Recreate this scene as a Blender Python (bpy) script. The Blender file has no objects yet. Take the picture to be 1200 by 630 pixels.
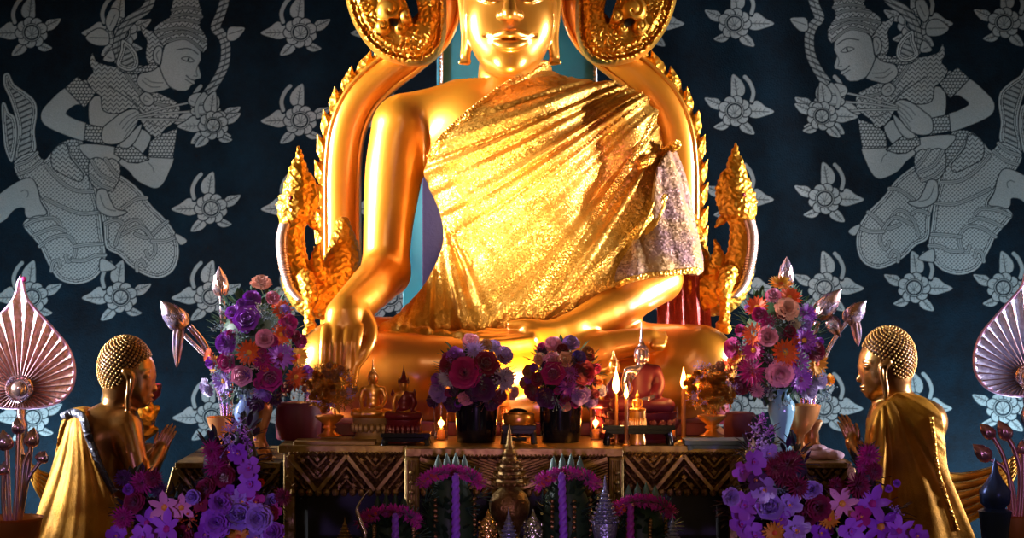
import bpy, math, random
import numpy as np
from mathutils import Vector, Matrix, Quaternion
rnd = random.Random(7)
PI = math.pi
scene = bpy.context.scene
COL = scene.collection
CAMY, CAMZ = -12.0, 2.6
def S(Y): return 0.005 * (12 + Y) / 12
def P(px, py, Y=0.0):
    s = S(Y)
    return Vector(((px - 600) * s, Y, CAMZ + (315 - py) * s))
# ------------------------------------------------------------------ materials
def nt(m):
    m.use_nodes = True
    return m.node_tree.nodes, m.node_tree.links
def mat(name, col, metal=0.0, rough=0.5, col2=None, nscale=6, bump=None, spec=0.5, emit=None, estr=0, sheen=0, trans=0, coat=0, glitter=0, gscale=150, voro=False, subs=0):
    m = bpy.data.materials.new(name)
    n, l = nt(m)
    b = n['Principled BSDF']
    b.inputs['Base Color'].default_value = (*col, 1)
    b.inputs['Metallic'].default_value = metal
    b.inputs['Roughness'].default_value = rough
    b.inputs['Specular IOR Level'].default_value = spec
    if trans: b.inputs['Transmission Weight'].default_value = trans
    if subs:
        b.inputs['Subsurface Weight'].default_value = subs
        b.inputs['Subsurface Radius'].default_value = (.02, .01, .01)
    if coat:
        b.inputs['Coat Weight'].default_value = coat; b.inputs['Coat Roughness'].default_value = .24; b.inputs['Coat IOR'].default_value = 2.1
    if sheen: b.inputs['Sheen Weight'].default_value = sheen
    if emit:
        b.inputs['Emission Color'].default_value = (*emit, 1)
        b.inputs['Emission Strength'].default_value = estr
    tc = n.new('ShaderNodeTexCoord')
    if col2 is not None:
        t = n.new('ShaderNodeTexNoise'); t.inputs['Scale'].default_value = nscale; t.inputs['Detail'].default_value = 4
        l.new(tc.outputs['Object'], t.inputs['Vector'])
        r = n.new('ShaderNodeValToRGB'); r.color_ramp.elements[0].position = .38; r.color_ramp.elements[1].position = .64
        r.color_ramp.elements[0].color = (*col, 1); r.color_ramp.elements[1].color = (*col2, 1)
        l.new(t.outputs['Fac'], r.inputs['Fac']); l.new(r.outputs['Color'], b.inputs['Base Color'])
    nrm = None
    if glitter:
        v = n.new('ShaderNodeTexVoronoi'); v.inputs['Scale'].default_value = gscale
        l.new(tc.outputs['Object'], v.inputs['Vector'])
        sub = n.new('ShaderNodeVectorMath'); sub.operation = 'SUBTRACT'; sub.inputs[1].default_value = (.5, .5, .5)
        l.new(v.outputs['Color'], sub.inputs[0])
        sc = n.new('ShaderNodeVectorMath'); sc.operation = 'SCALE'; sc.inputs['Scale'].default_value = glitter
        l.new(sub.outputs[0], sc.inputs[0])
        g = n.new('ShaderNodeNewGeometry')
        ad = n.new('ShaderNodeVectorMath'); ad.operation = 'ADD'
        l.new(g.outputs['Normal'], ad.inputs[0]); l.new(sc.outputs[0], ad.inputs[1])
        no = n.new('ShaderNodeVectorMath'); no.operation = 'NORMALIZE'
        l.new(ad.outputs[0], no.inputs[0]); nrm = no.outputs[0]
    if bump:
        if voro:
            t = n.new('ShaderNodeTexVoronoi'); out = 'Distance'
        else:
            t = n.new('ShaderNodeTexNoise'); t.inputs['Detail'].default_value = 3; out = 'Fac'
        t.inputs['Scale'].default_value = bump[0]
        l.new(tc.outputs['Object'], t.inputs['Vector'])
        bp = n.new('ShaderNodeBump'); bp.inputs['Strength'].default_value = bump[1]; bp.inputs['Distance'].default_value = bump[2] if len(bump) > 2 else .01
        l.new(t.outputs[out], bp.inputs['Height'])
        if nrm: l.new(nrm, bp.inputs['Normal'])
        nrm = bp.outputs['Normal']
    if nrm: l.new(nrm, b.inputs['Normal'])
    return m
M = {}
M['gold'] = mat('polished_gold', (.90, .32, .007), .80, .44, col2=(.80, .26, .006), nscale=2.5, coat=.8)
M['goldface'] = mat('polished_gold_face', (.90, .345, .014), .82, .38, coat=1.0)
M['scroll'] = mat('carved_scroll_gold', (.86, .42, .05), .9, .42)
M['goldcarve'] = mat('carved_gold', (.74, .33, .03), .88, .40, bump=(32, .8, .012), voro=True)
M['goldscale'] = mat('scaled_gold', (.85, .42, .06), .9, .36, bump=(42, .45, .008), voro=True)
M['olddull'] = mat('dull_carved_gold', (.36, .22, .06), .75, .42, col2=(.16, .08, .025), nscale=14, bump=(60, .7, .01))
M['dullrib'] = mat('dull_gold_rib', (.42, .28, .09), .75, .40, col2=(.26, .15, .05), nscale=20, bump=(60, .4, .006))
M['recess'] = mat('dark_carved_ground', (.20, .10, .03), .6, .5, col2=(.07, .03, .01), nscale=18, bump=(48, 1.0, .02), voro=True)
M['bronze'] = mat('attendant_gilt', (.56, .25, .04), .9, .30, col2=(.36, .15, .03), nscale=5, coat=.4)
M['curl'] = mat('attendant_hair_gilt', (.50, .27, .08), .9, .30)
M['robe'] = mat('sequined_gold_cloth', (.68, .32, .045), .75, .40, col2=(.50, .22, .026), nscale=5, glitter=.5, gscale=140)
M['robeedge'] = mat('gold_lace_edge', (1.0, .50, .08), .85, .35, bump=(70, .8, .01), voro=True)
M['shawl'] = mat('lavender_sequined_net', (.22, .11, .10), .5, .6, col2=(.42, .23, .08), nscale=7, glitter=.5, gscale=120, bump=(45, .5, .006), voro=True)
M['redcloth'] = mat('red_brown_brocade', (.35, .05, .04), .3, .5, glitter=.5, gscale=90)
M['cloak'] = mat('attendant_gold_cloth', (.60, .27, .018), .6, .48, col2=(.42, .18, .012), nscale=8, bump=(160, .35, .004), glitter=.18, gscale=260)
M['hem'] = mat('black_silver_hem', (.10, .10, .13), .5, .4, glitter=.6, gscale=160)
M['turq'] = mat('turquoise_panel', (.006, .17, .22), 0, .5, col2=(.008, .13, .18), nscale=5)
M['violet'] = mat('violet_strip', (.030, .020, .055), 0, .7, spec=.2, bump=(40, .3, .01))
M['black'] = mat('black_lacquer', (.006, .006, .010), 0, .12)
M['blackmatte'] = mat('black_matte', (.006, .005, .009), 0, .5)
M['maroon'] = mat('maroon_cloth', (.12, .004, .018), 0, .55)
M['darkred'] = mat('dark_red_lacquer', (.16, .01, .015), .2, .3)
M['silver'] = mat('silver', (.75, .70, .68), 1, .22)
M['pearl'] = mat('pearl_blue_metal', (.45, .55, .85), .8, .30)
M['bluepag'] = mat('tarnished_silver_blue', (.35, .40, .60), .8, .35, bump=(80, .6, .006), voro=True)
M['wood'] = mat('gold_brown_wood', (.30, .17, .05), .3, .45, bump=(30, .3, .005))
M['blue'] = mat('slate_blue_board', (.16, .26, .45), 0, .45)
M['porc'] = mat('blue_celadon', (.25, .50, .62), 0, .15)
M['porc2'] = mat('pale_blue_glaze', (.22, .32, .60), 0, .18)
M['copper'] = mat('copper_glaze', (.75, .30, .10), .6, .30)
M['green'] = mat('dark_foliage', (.015, .05, .02), 0, .5, col2=(.03, .08, .03))
M['leafpale'] = mat('pale_green_leaf', (.12, .28, .20), 0, .45)
M['stem'] = mat('green_stem', (.05, .12, .03), 0, .5)
M['candle'] = mat('violet_wax', (.34, .10, .80), 0, .4, subs=.4)
M['irid'] = mat('iridescent_gold', (.85, .52, .42), .9, .22, col2=(.60, .50, .80), nscale=14)
M['fan'] = mat('pink_gold_brocade', (.80, .48, .48), .6, .42, col2=(.55, .30, .18), nscale=45, glitter=.5, gscale=110)
M['fanrim'] = mat('violet_rim', (.80, .45, .70), .5, .35)
M['fanR'] = mat('lilac_silver_brocade', (.62, .60, .78), .6, .42, col2=(.42, .40, .58), nscale=45, glitter=.5, gscale=110)
M['glass'] = mat('clear_glass', (1, .8, .6), 0, .05, trans=1)
M['flame'] = mat('candle_flame', (1, .5, .1), 0, .5, emit=(1, .42, .08), estr=28)
M['lampface'] = mat('lit_lamp_lens', (1, .8, .5), 0, .5, emit=(1, .62, .22), estr=10)
M['wax'] = mat('amber_wax', (.42, .14, .03), 0, .45)
M['floor'] = mat('dark_red_carpet', (.05, .008, .012), 0, .8, bump=(120, .4, .005))
M['wall'] = mat('navy_plaster', (.01, .015, .03), 0, .7)
def fm(name, c, c2=None): 
    return mat(name, c, 0, .55, col2=c2, nscale=60, subs=.15, sheen=.2)
FC = {
 'magenta': fm('magenta_petal', (.55, .015, .22), (.42, .01, .20)), 'crimson': fm('crimson_petal', (.30, .008, .05), (.22, .005, .05)),
 'orange': fm('orange_petal', (.95, .16, .02), (.85, .10, .02)), 'yellow': fm('yellow_petal', (.95, .48, .03), (.90, .36, .02)),
 'purple': fm('purple_petal', (.33, .06, .62), (.40, .05, .52)), 'violet': fm('violet_petal', (.42, .12, .72), (.50, .10, .60)),
 'lilac': fm('lilac_petal', (.52, .34, .78), (.45, .24, .72)), 'pink': fm('pink_petal', (.85, .38, .50), (.80, .28, .48)),
 'peach': fm('peach_petal', (.88, .55, .38), (.90, .45, .40)), 'pale': fm('pale_lilac_petal', (.62, .55, .72), (.55, .45, .70)),
 'grey': fm('grey_blue_sprig', (.22, .32, .36)), 'brown': fm('rust_sprig', (.45, .15, .05)), 'blue': fm('blue_petal', (.14, .08, .55)),
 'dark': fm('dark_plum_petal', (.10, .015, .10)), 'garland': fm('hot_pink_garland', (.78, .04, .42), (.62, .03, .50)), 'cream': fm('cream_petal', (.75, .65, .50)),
 'goldfl': mat('gilt_petal', (.85, .50, .12), .9, .25, glitter=.3, gscale=100),
}
# ------------------------------------------------------------------ mesh helpers
def link(o, parent=None):
    COL.objects.link(o)
    if parent is not None: o.parent = parent
    return o
def np_mesh(name, V, F, mat_, smooth=True):
    me = bpy.data.meshes.new(name)
    V = np.asarray(V, dtype=np.float32); F = np.asarray(F, dtype=np.int32)
    me.vertices.add(len(V)); me.vertices.foreach_set('co', V.ravel())
    k = F.shape[1]
    me.loops.add(F.size); me.loops.foreach_set('vertex_index', F.ravel())
    me.polygons.add(len(F)); me.polygons.foreach_set('loop_start', np.arange(0, F.size, k, dtype=np.int32))
    try: me.polygons.foreach_set('loop_total', np.full(len(F), k, dtype=np.int32))
    except Exception: pass
    if smooth: me.polygons.foreach_set('use_smooth', np.ones(len(F), dtype=bool))
    me.update(calc_edges=True)
    me.materials.append(mat_)
    return me
class MB:
    def __init__(s): s.v = []; s.f = []
    def add(s, vs, fs, M4=None):
        o = len(s.v)
        if M4 is not None: vs = [M4 @ Vector(v) for v in vs]
        s.v += [tuple(v) for v in vs]
        s.f += [tuple(i + o for i in f) for f in fs]
        return s
    def box(s, c, d, rot=None):
        hx, hy, hz = d[0]/2, d[1]/2, d[2]/2
        b = min(hx, hy, hz) * .18
        vs = []; 
        # chamfered box: 24 verts
        import itertools
        idx = {}
        for sx, sy, sz in itertools.product((-1, 1), repeat=3):
            for ax in range(3):
                q = [sx*(hx-b), sy*(hy-b), sz*(hz-b)]
                q[ax] = (sx*hx, sy*hy, sz*hz)[ax]
                idx[(sx, sy, sz, ax)] = len(vs); vs.append(q)
        fs = []
        for ax in range(3):
            a1, a2 = [(1, 2), (2, 0), (0, 1)][ax]
            for sg in (-1, 1):
                q = []
                for p1, p2 in ((-1, -1), (1, -1), (1, 1), (-1, 1)):
                    k = [0, 0, 0]; k[ax] = sg; k[a1] = p1; k[a2] = p2
                    q.append(idx[(*k, ax)])
                fs.append(tuple(q) if sg > 0 else tuple(q[::-1]))
        for ax in range(3):      # edges along ax
            a1, a2 = [(1, 2), (2, 0), (0, 1)][ax]
            for p1 in (-1, 1):
                for p2 in (-1, 1):
                    k0 = [0, 0, 0]; k0[ax] = -1; k0[a1] = p1; k0[a2] = p2
                    k1 = list(k0); k1[ax] = 1
                    q = (idx[(*k0, a1)], idx[(*k1, a1)], idx[(*k1, a2)], idx[(*k0, a2)])
                    fs.append(q if p1*p2 < 0 else q[::-1])
        for sx, sy, sz in itertools.product((-1, 1), repeat=3):
            q = (idx[(sx, sy, sz, 0)], idx[(sx, sy, sz, 1)], idx[(sx, sy, sz, 2)])
            fs.append(q if sx*sy*sz > 0 else q[::-1])
        T = Matrix.Translation(Vector(c))
        if rot is not None: T = T @ rot
        return s.add(vs, fs, T)
    def bar(s, a, b, w, d, up=Vector((0, -1, 0))):
        a = Vector(a); b = Vector(b); x = (b - a); L = x.length; x.normalize()
        y = up.cross(x); y.normalize(); z = x.cross(y)
        R = Matrix((x, y, z)).transposed().to_4x4()
        return s.box((a + b)/2, (L, w, d), R)
    def tube(s, pts, rad, n=12, flat=1.0, up=None, cap=True):
        pts = [Vector(p) for p in pts]
        if not hasattr(rad, '__len__'): rad = [rad]*len(pts)
        vs = []; fs = []
        nv = None
        for i, p in enumerate(pts):
            t = (pts[min(i+1, len(pts)-1)] - pts[max(i-1, 0)])
            if t.length < 1e-9: t = Vector((0, 0, 1))
            t.normalize()
            if nv is None:
                nv = up if up is not None else (Vector((0, 1, 0)) if abs(t.y) < .9 else Vector((1, 0, 0)))
            nv = (nv - t*nv.dot(t)); nv.normalize(); bv = t.cross(nv)
            for j in range(n):
                a = 2*PI*j/n
                vs.append(p + nv*(math.cos(a)*rad[i]*flat) + bv*(math.sin(a)*rad[i]))
        for i in range(len(pts)-1):
            for j in range(n):
                k = (j+1) % n
                fs.append((i*n+j, i*n+k, (i+1)*n+k, (i+1)*n+j))
        if cap:
            fs.append(tuple(range(n))[::-1]); fs.append(tuple((len(pts)-1)*n + j for j in range(n)))
        return s.add(vs, fs)
    def lathe(s, prof, c=(0, 0, 0), n=24, M4=None, lobes=0, lamp=0):
        vs = []; fs = []
        for (r, z) in prof:
            for j in range(n):
                a = 2*PI*j/n
                rr = r*(1 + lamp*math.cos(lobes*a)) if lobes else r
                vs.append((c[0] + rr*math.cos(a), c[1] + rr*math.sin(a), c[2] + z))
        for i in range(len(prof)-1):
            for j in range(n):
                k = (j+1) % n
                fs.append((i*n+j, i*n+k, (i+1)*n+k, (i+1)*n+j))
        fs.append(tuple(range(n))[::-1]); fs.append(tuple((len(prof)-1)*n + j for j in range(n)))
        return s.add(vs, fs, M4)
    def ball(s, c, r, n=8, m=6, sc=(1, 1, 1)):
        prof = [(max(1e-4, r*math.sin(PI*i/m)), -r*math.cos(PI*i/m)) for i in range(m+1)]
        T = Matrix.Translation(Vector(c)) @ Matrix.Diagonal((*sc, 1))
        return s.lathe(prof, n=n, M4=T)
    def petal(s, L, W, T, cup=.25, tip=1.0, rows=5, base=.15, curl=0, ruf=0):
        # petal grows along local +X, normal +Z
        vs = []; fs = []
        for i in range(rows):
            t = i/(rows-1)
            w = W*(base + (1-base)*math.sin(PI*min(1, t*tip*.85+.06))**.8) * (1 if t < 1 or tip < 1 else .12)
            if tip >= 1 and i == rows-1: w = W*.08
            x = L*t; z = cup*L*(t**1.6) - curl*L*max(0, t-.6)**1.3
            for j in (-1, 0, 1):
                rf = ruf*L*(rnd.random()-.5)*t
                vs.append((x - (abs(j)*.05*L*t), j*w/2, z + abs(j)*W*.13 + rf))
        for i in range(rows-1):
            for j in range(2):
                a = i*3+j; fs.append((a, a+3, a+4, a+1))
        return s.add(vs, fs, T)
    def mesh(s, name, m, smooth=True):
        me = bpy.data.meshes.new(name); me.from_pydata(s.v, [], s.f); me.update()
        if smooth:
            me.polygons.foreach_set('use_smooth', [True]*len(me.polygons))
        me.materials.append(m); return me
    def build(s, name, m, parent=None, smooth=True, loc=None):
        o = bpy.data.objects.new(name, s.mesh(name, m, smooth))
        if loc is not None: o.location = loc
        if smooth and len(s.v) and AUTOS:
            for p in o.data.polygons: pass
            try: o.data.set_sharp_from_angle(angle=math.radians(50))
            except Exception: pass
        return link(o, parent)
AUTOS = True
def tag(o, label=None, cat=None, group=None, kind=None):
    if label: o['label'] = label
    if cat: o['category'] = cat
    if group: o['group'] = group
    if kind: o['kind'] = kind
    return o
def thing(name, label, cat, loc=(0, 0, 0), group=None):
    o = bpy.data.objects.new(name, None); link(o); o.location = loc; o.empty_display_size = .05
    return tag(o, label, cat, group)
def obj(name, me, parent=None, loc=None, rot=None, sc=None):
    o = bpy.data.objects.new(name, me)
    if loc is not None: o.location = loc
    if rot is not None: o.rotation_mode = 'QUATERNION'; o.rotation_quaternion = rot
    if sc is not None: o.scale = (sc, sc, sc) if not hasattr(sc, '__len__') else sc
    return link(o, parent)
def smooth_path(pts, n=6, closed=False):
    pts = [np.array(p, dtype=float) for p in pts]; N = len(pts); out = []
    rng = range(N) if closed else range(N-1)
    for i in rng:
        if closed: p0, p1, p2, p3 = pts[i-1], pts[i], pts[(i+1) % N], pts[(i+2) % N]
        else: p0, p1, p2, p3 = pts[max(i-1, 0)], pts[i], pts[i+1], pts[min(i+2, N-1)]
        for k in range(n):
            t = k/n
            out.append(.5*((2*p1) + (-p0+p2)*t + (2*p0-5*p1+4*p2-p3)*t*t + (-p0+3*p1-3*p2+p3)*t**3))
    if not closed: out.append(pts[-1])
    return out
# ------------------------------------------------------------------ signed distance modelling
class Field:
    def __init__(s, lo, hi, h):
        s.lo = np.array(lo, dtype=np.float32); s.h = h
        n = np.ceil((np.array(hi) - s.lo)/h).astype(int) + 1
        s.ax = [(s.lo[i] + h*np.arange(n[i])).astype(np.float32) for i in range(3)]
        s.F = np.full(n, 1.0, dtype=np.float32)
    def sub(s, lo, hi):
        sl = []
        for i in range(3):
            a = int(np.searchsorted(s.ax[i], lo[i])); b = int(np.searchsorted(s.ax[i], hi[i]))
            sl.append(slice(max(0, a-1), min(len(s.ax[i]), b+1)))
        X = s.ax[0][sl[0]][:, None, None]; Y = s.ax[1][sl[1]][None, :, None]; Z = s.ax[2][sl[2]][None, None, :]
        return tuple(sl), X, Y, Z
    def comb(s, sl, d, k, mode='u'):
        A = s.F[sl]
        if A.size == 0: return
        if mode == 'u':
            if k > 0:
                h = np.maximum(k - np.abs(A - d), 0)/k
                s.F[sl] = np.minimum(A, d) - h*h*k*.25
            else: s.F[sl] = np.minimum(A, d)
        elif mode == 's':
            d = -d
            if k > 0:
                h = np.maximum(k - np.abs(A - d), 0)/k
                s.F[sl] = np.maximum(A, d) + h*h*k*.25
            else: s.F[sl] = np.maximum(A, d)
    def cone(s, a, b, ra, rb, k=.03, mode='u', flat=None):
        a = np.array(a, dtype=np.float32); b = np.array(b, dtype=np.float32)
        R = max(ra, rb) + k + 3*s.h
        sl, X, Y, Z = s.sub(np.minimum(a, b) - R, np.maximum(a, b) + R)
        ab = b - a; L2 = float(ab@ab) + 1e-9
        px, py, pz = X-a[0], Y-a[1], Z-a[2]
        t = np.clip((px*ab[0] + py*ab[1] + pz*ab[2])/L2, 0, 1)
        d = np.sqrt((px-t*ab[0])**2 + (py-t*ab[1])**2 + (pz-t*ab[2])**2) - (ra + (rb-ra)*t)
        s.comb(sl, d, k, mode); return s
    def chain(s, pts, rads, k=.03, mode='u'):
        if len(pts) > 2:
            Q4 = smooth_path([(p[0], p[1], p[2], r) for p, r in zip(pts, rads)], 4)
            pts = [q[:3] for q in Q4]; rads = [max(.002, float(q[3])) for q in Q4]
        A = np.array([tuple(p) for p in pts], dtype=np.float32); R = max(rads) + k + 3*s.h
        sl, X, Y, Z = s.sub(A.min(0)-R, A.max(0)+R)
        D = np.full(s.F[sl].shape, 9.0, dtype=np.float32)
        if D.size == 0: return s
        for i in range(len(pts)-1):
            a, b = A[i], A[i+1]; ab = b-a; L2 = float(ab@ab)+1e-9
            px, py, pz = X-a[0], Y-a[1], Z-a[2]
            t = np.clip((px*ab[0]+py*ab[1]+pz*ab[2])/L2, 0, 1)
            D = np.minimum(D, np.sqrt((px-t*ab[0])**2+(py-t*ab[1])**2+(pz-t*ab[2])**2)-(rads[i]+(rads[i+1]-rads[i])*t))
        s.comb(sl, D, k, mode)
        return s
    def ell(s, c, r, k=.03, mode='u', rot=None):
        c = np.array(c, dtype=np.float32); r = np.array(r, dtype=np.float32)
        R = float(r.max()) + k + 3*s.h
        sl, X, Y, Z = s.sub(c - R, c + R)
        px, py, pz = X-c[0], Y-c[1], Z-c[2]
        if rot is not None:
            Mx = np.array(rot.to_matrix() if hasattr(rot, 'to_matrix') else rot, dtype=np.float32).T
            px, py, pz = (Mx[0, 0]*px+Mx[0, 1]*py+Mx[0, 2]*pz, Mx[1, 0]*px+Mx[1, 1]*py+Mx[1, 2]*pz, Mx[2, 0]*px+Mx[2, 1]*py+Mx[2, 2]*pz)
        k0 = np.sqrt((px/r[0])**2 + (py/r[1])**2 + (pz/r[2])**2)
        k1 = np.sqrt((px/r[0]**2)**2 + (py/r[1]**2)**2 + (pz/r[2]**2)**2) + 1e-6
        s.comb(sl, k0*(k0-1)/k1, k, mode); return s
    def poly(s):
        F = s.F; sg = F < 0
        n = F.shape
        c = [(i, j, k) for i in (0, 1) for j in (0, 1) for k in (0, 1)]
        def cs(q): return tuple(slice(q[a], n[a]-1+q[a]) for a in range(3))
        cnt = np.zeros([x-1 for x in n], dtype=np.int8)
        for q in c: cnt += sg[cs(q)]
        act = (cnt > 0) & (cnt < 8)
        ids = np.argwhere(act)
        idx = np.full(act.shape, -1, dtype=np.int32); idx[act] = np.arange(len(ids))
        pos = np.zeros((len(ids), 3), dtype=np.float32); w = np.zeros(len(ids), dtype=np.float32)
        for a in c:
            for ax in range(3):
                if a[ax] == 1: continue
                b = list(a); b[ax] = 1; b = tuple(b)
                fa = F[cs(a)][act]; fb = F[cs(b)][act]
                cr = (fa < 0) != (fb < 0)
                t = np.where(cr, fa/np.where(cr, fa-fb, 1), 0)
                p = np.tile(np.array(a, dtype=np.float32), (len(ids), 1)); p[:, ax] += t
                pos += p*cr[:, None]; w += cr
        V = (ids + pos/w[:, None])*s.h + s.lo
        faces = []
        for ax in range(3):
            a1, a2 = [(1, 2), (2, 0), (0, 1)][ax]
            sl0 = [slice(1, n[q]-1) for q in range(3)]; sl1 = list(sl0)
            sl0[ax] = slice(0, n[ax]-1); sl1[ax] = slice(1, n[ax])
            s0 = sg[tuple(sl0)]; s1 = sg[tuple(sl1)]
            e = np.argwhere(s0 != s1)
            if len(e) == 0: continue
            st = s0[tuple(e.T)]
            off = np.array([1, 1, 1]); off[ax] = 0
            e = e + off
            def g(d1, d2):
                q = e.copy(); q[:, a1] += d1; q[:, a2] += d2
                return idx[q[:, 0], q[:, 1], q[:, 2]]
            quad = np.stack([g(-1, -1), g(0, -1), g(0, 0), g(-1, 0)], 1)
            quad[~st] = quad[~st][:, ::-1]
            faces.append(quad)
        Fc = np.concatenate(faces)
        Fc = Fc[(Fc >= 0).all(1)]
        return V, Fc
    def build(s, name, m, parent, base=(0, 0, 0)):
        V, F_ = s.poly()
        me = np_mesh(name, V - np.array(base, dtype=np.float32), F_, m)
        return obj(name, me, parent)
def sd2(poly, X, Z):
    """signed distance to polygon, arrays X,Z broadcastable"""
    P_ = np.array(poly, dtype=np.float32); N = len(P_)
    D = None; ins = None
    for i in range(N):
        a = P_[i]; b = P_[(i+1) % N]
        ex, ez = b - a; wx = X - a[0]; wz = Z - a[1]
        t = np.clip((wx*ex + wz*ez)/(ex*ex+ez*ez+1e-9), 0, 1)
        d = (wx-ex*t)**2 + (wz-ez*t)**2
        c = ((a[1] > Z) != (b[1] > Z)) & (X < (b[0]-a[0])*(Z-a[1])/((b[1]-a[1]) if abs(b[1]-a[1]) > 1e-9 else 1e-9) + a[0])
        D = d if D is None else np.minimum(D, d); ins = c if ins is None else ins ^ c
    return np.sqrt(D)*np.where(ins, -1, 1)
def fbm1(x, seed=0, octv=3):
    r = np.random.RandomState(seed); tab = r.rand(256).astype(np.float32)
    out = 0; amp = 1; tot = 0
    for o in range(octv):
        xi = np.floor(x).astype(int); f = x - xi; f = f*f*(3-2*f)
        out = out + amp*(tab[xi % 256]*(1-f) + tab[(xi+1) % 256]*f); tot += amp
        x = x*2.03 + 17; amp *= .5
    return out/tot
def area(name, loc, tgt, size, power, col, sizey=None, spread=None):
    d = bpy.data.lights.new(name, 'AREA'); d.energy = power; d.color = col; d.size = size
    if sizey: d.shape = 'RECTANGLE'; d.size_y = sizey
    if spread: d.spread = math.radians(spread)
    o = bpy.data.objects.new(name, d); link(o); o.location = loc
    o.rotation_euler = (Vector(tgt)-Vector(loc)).to_track_quat('-Z', 'Y').to_euler(); return o
def spot(name, loc, tgt, power, col, ang=40, blend=.6, r=.1):
    d = bpy.data.lights.new(name, 'SPOT'); d.energy = power; d.color = col; d.spot_size = math.radians(ang); d.spot_blend = blend; d.shadow_soft_size = r
    o = bpy.data.objects.new(name, d); link(o); o.location = loc
    o.rotation_euler = (Vector(tgt)-Vector(loc)).to_track_quat('-Z', 'Y').to_euler(); return o
def point(name, loc, power, col, r=.03):
    d = bpy.data.lights.new(name, 'POINT'); d.energy = power; d.color = col; d.shadow_soft_size = r
    o = bpy.data.objects.new(name, d); link(o); o.location = loc; return o
# ================================================================== THE SETTING
BY = 1.8
AT = 1.673          # altar top height
def struct(name, mb, m):
    o = mb.build(name, m, smooth=False); o['kind'] = 'structure'; return o
struct('floor', MB().box((0, -4.5, -.05), (16, 13.6, .1)), M['floor'])
struct('wall_back', MB().box((0, 2.05, 3.0), (16, .2, 6.2)), M['wall'])
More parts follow.
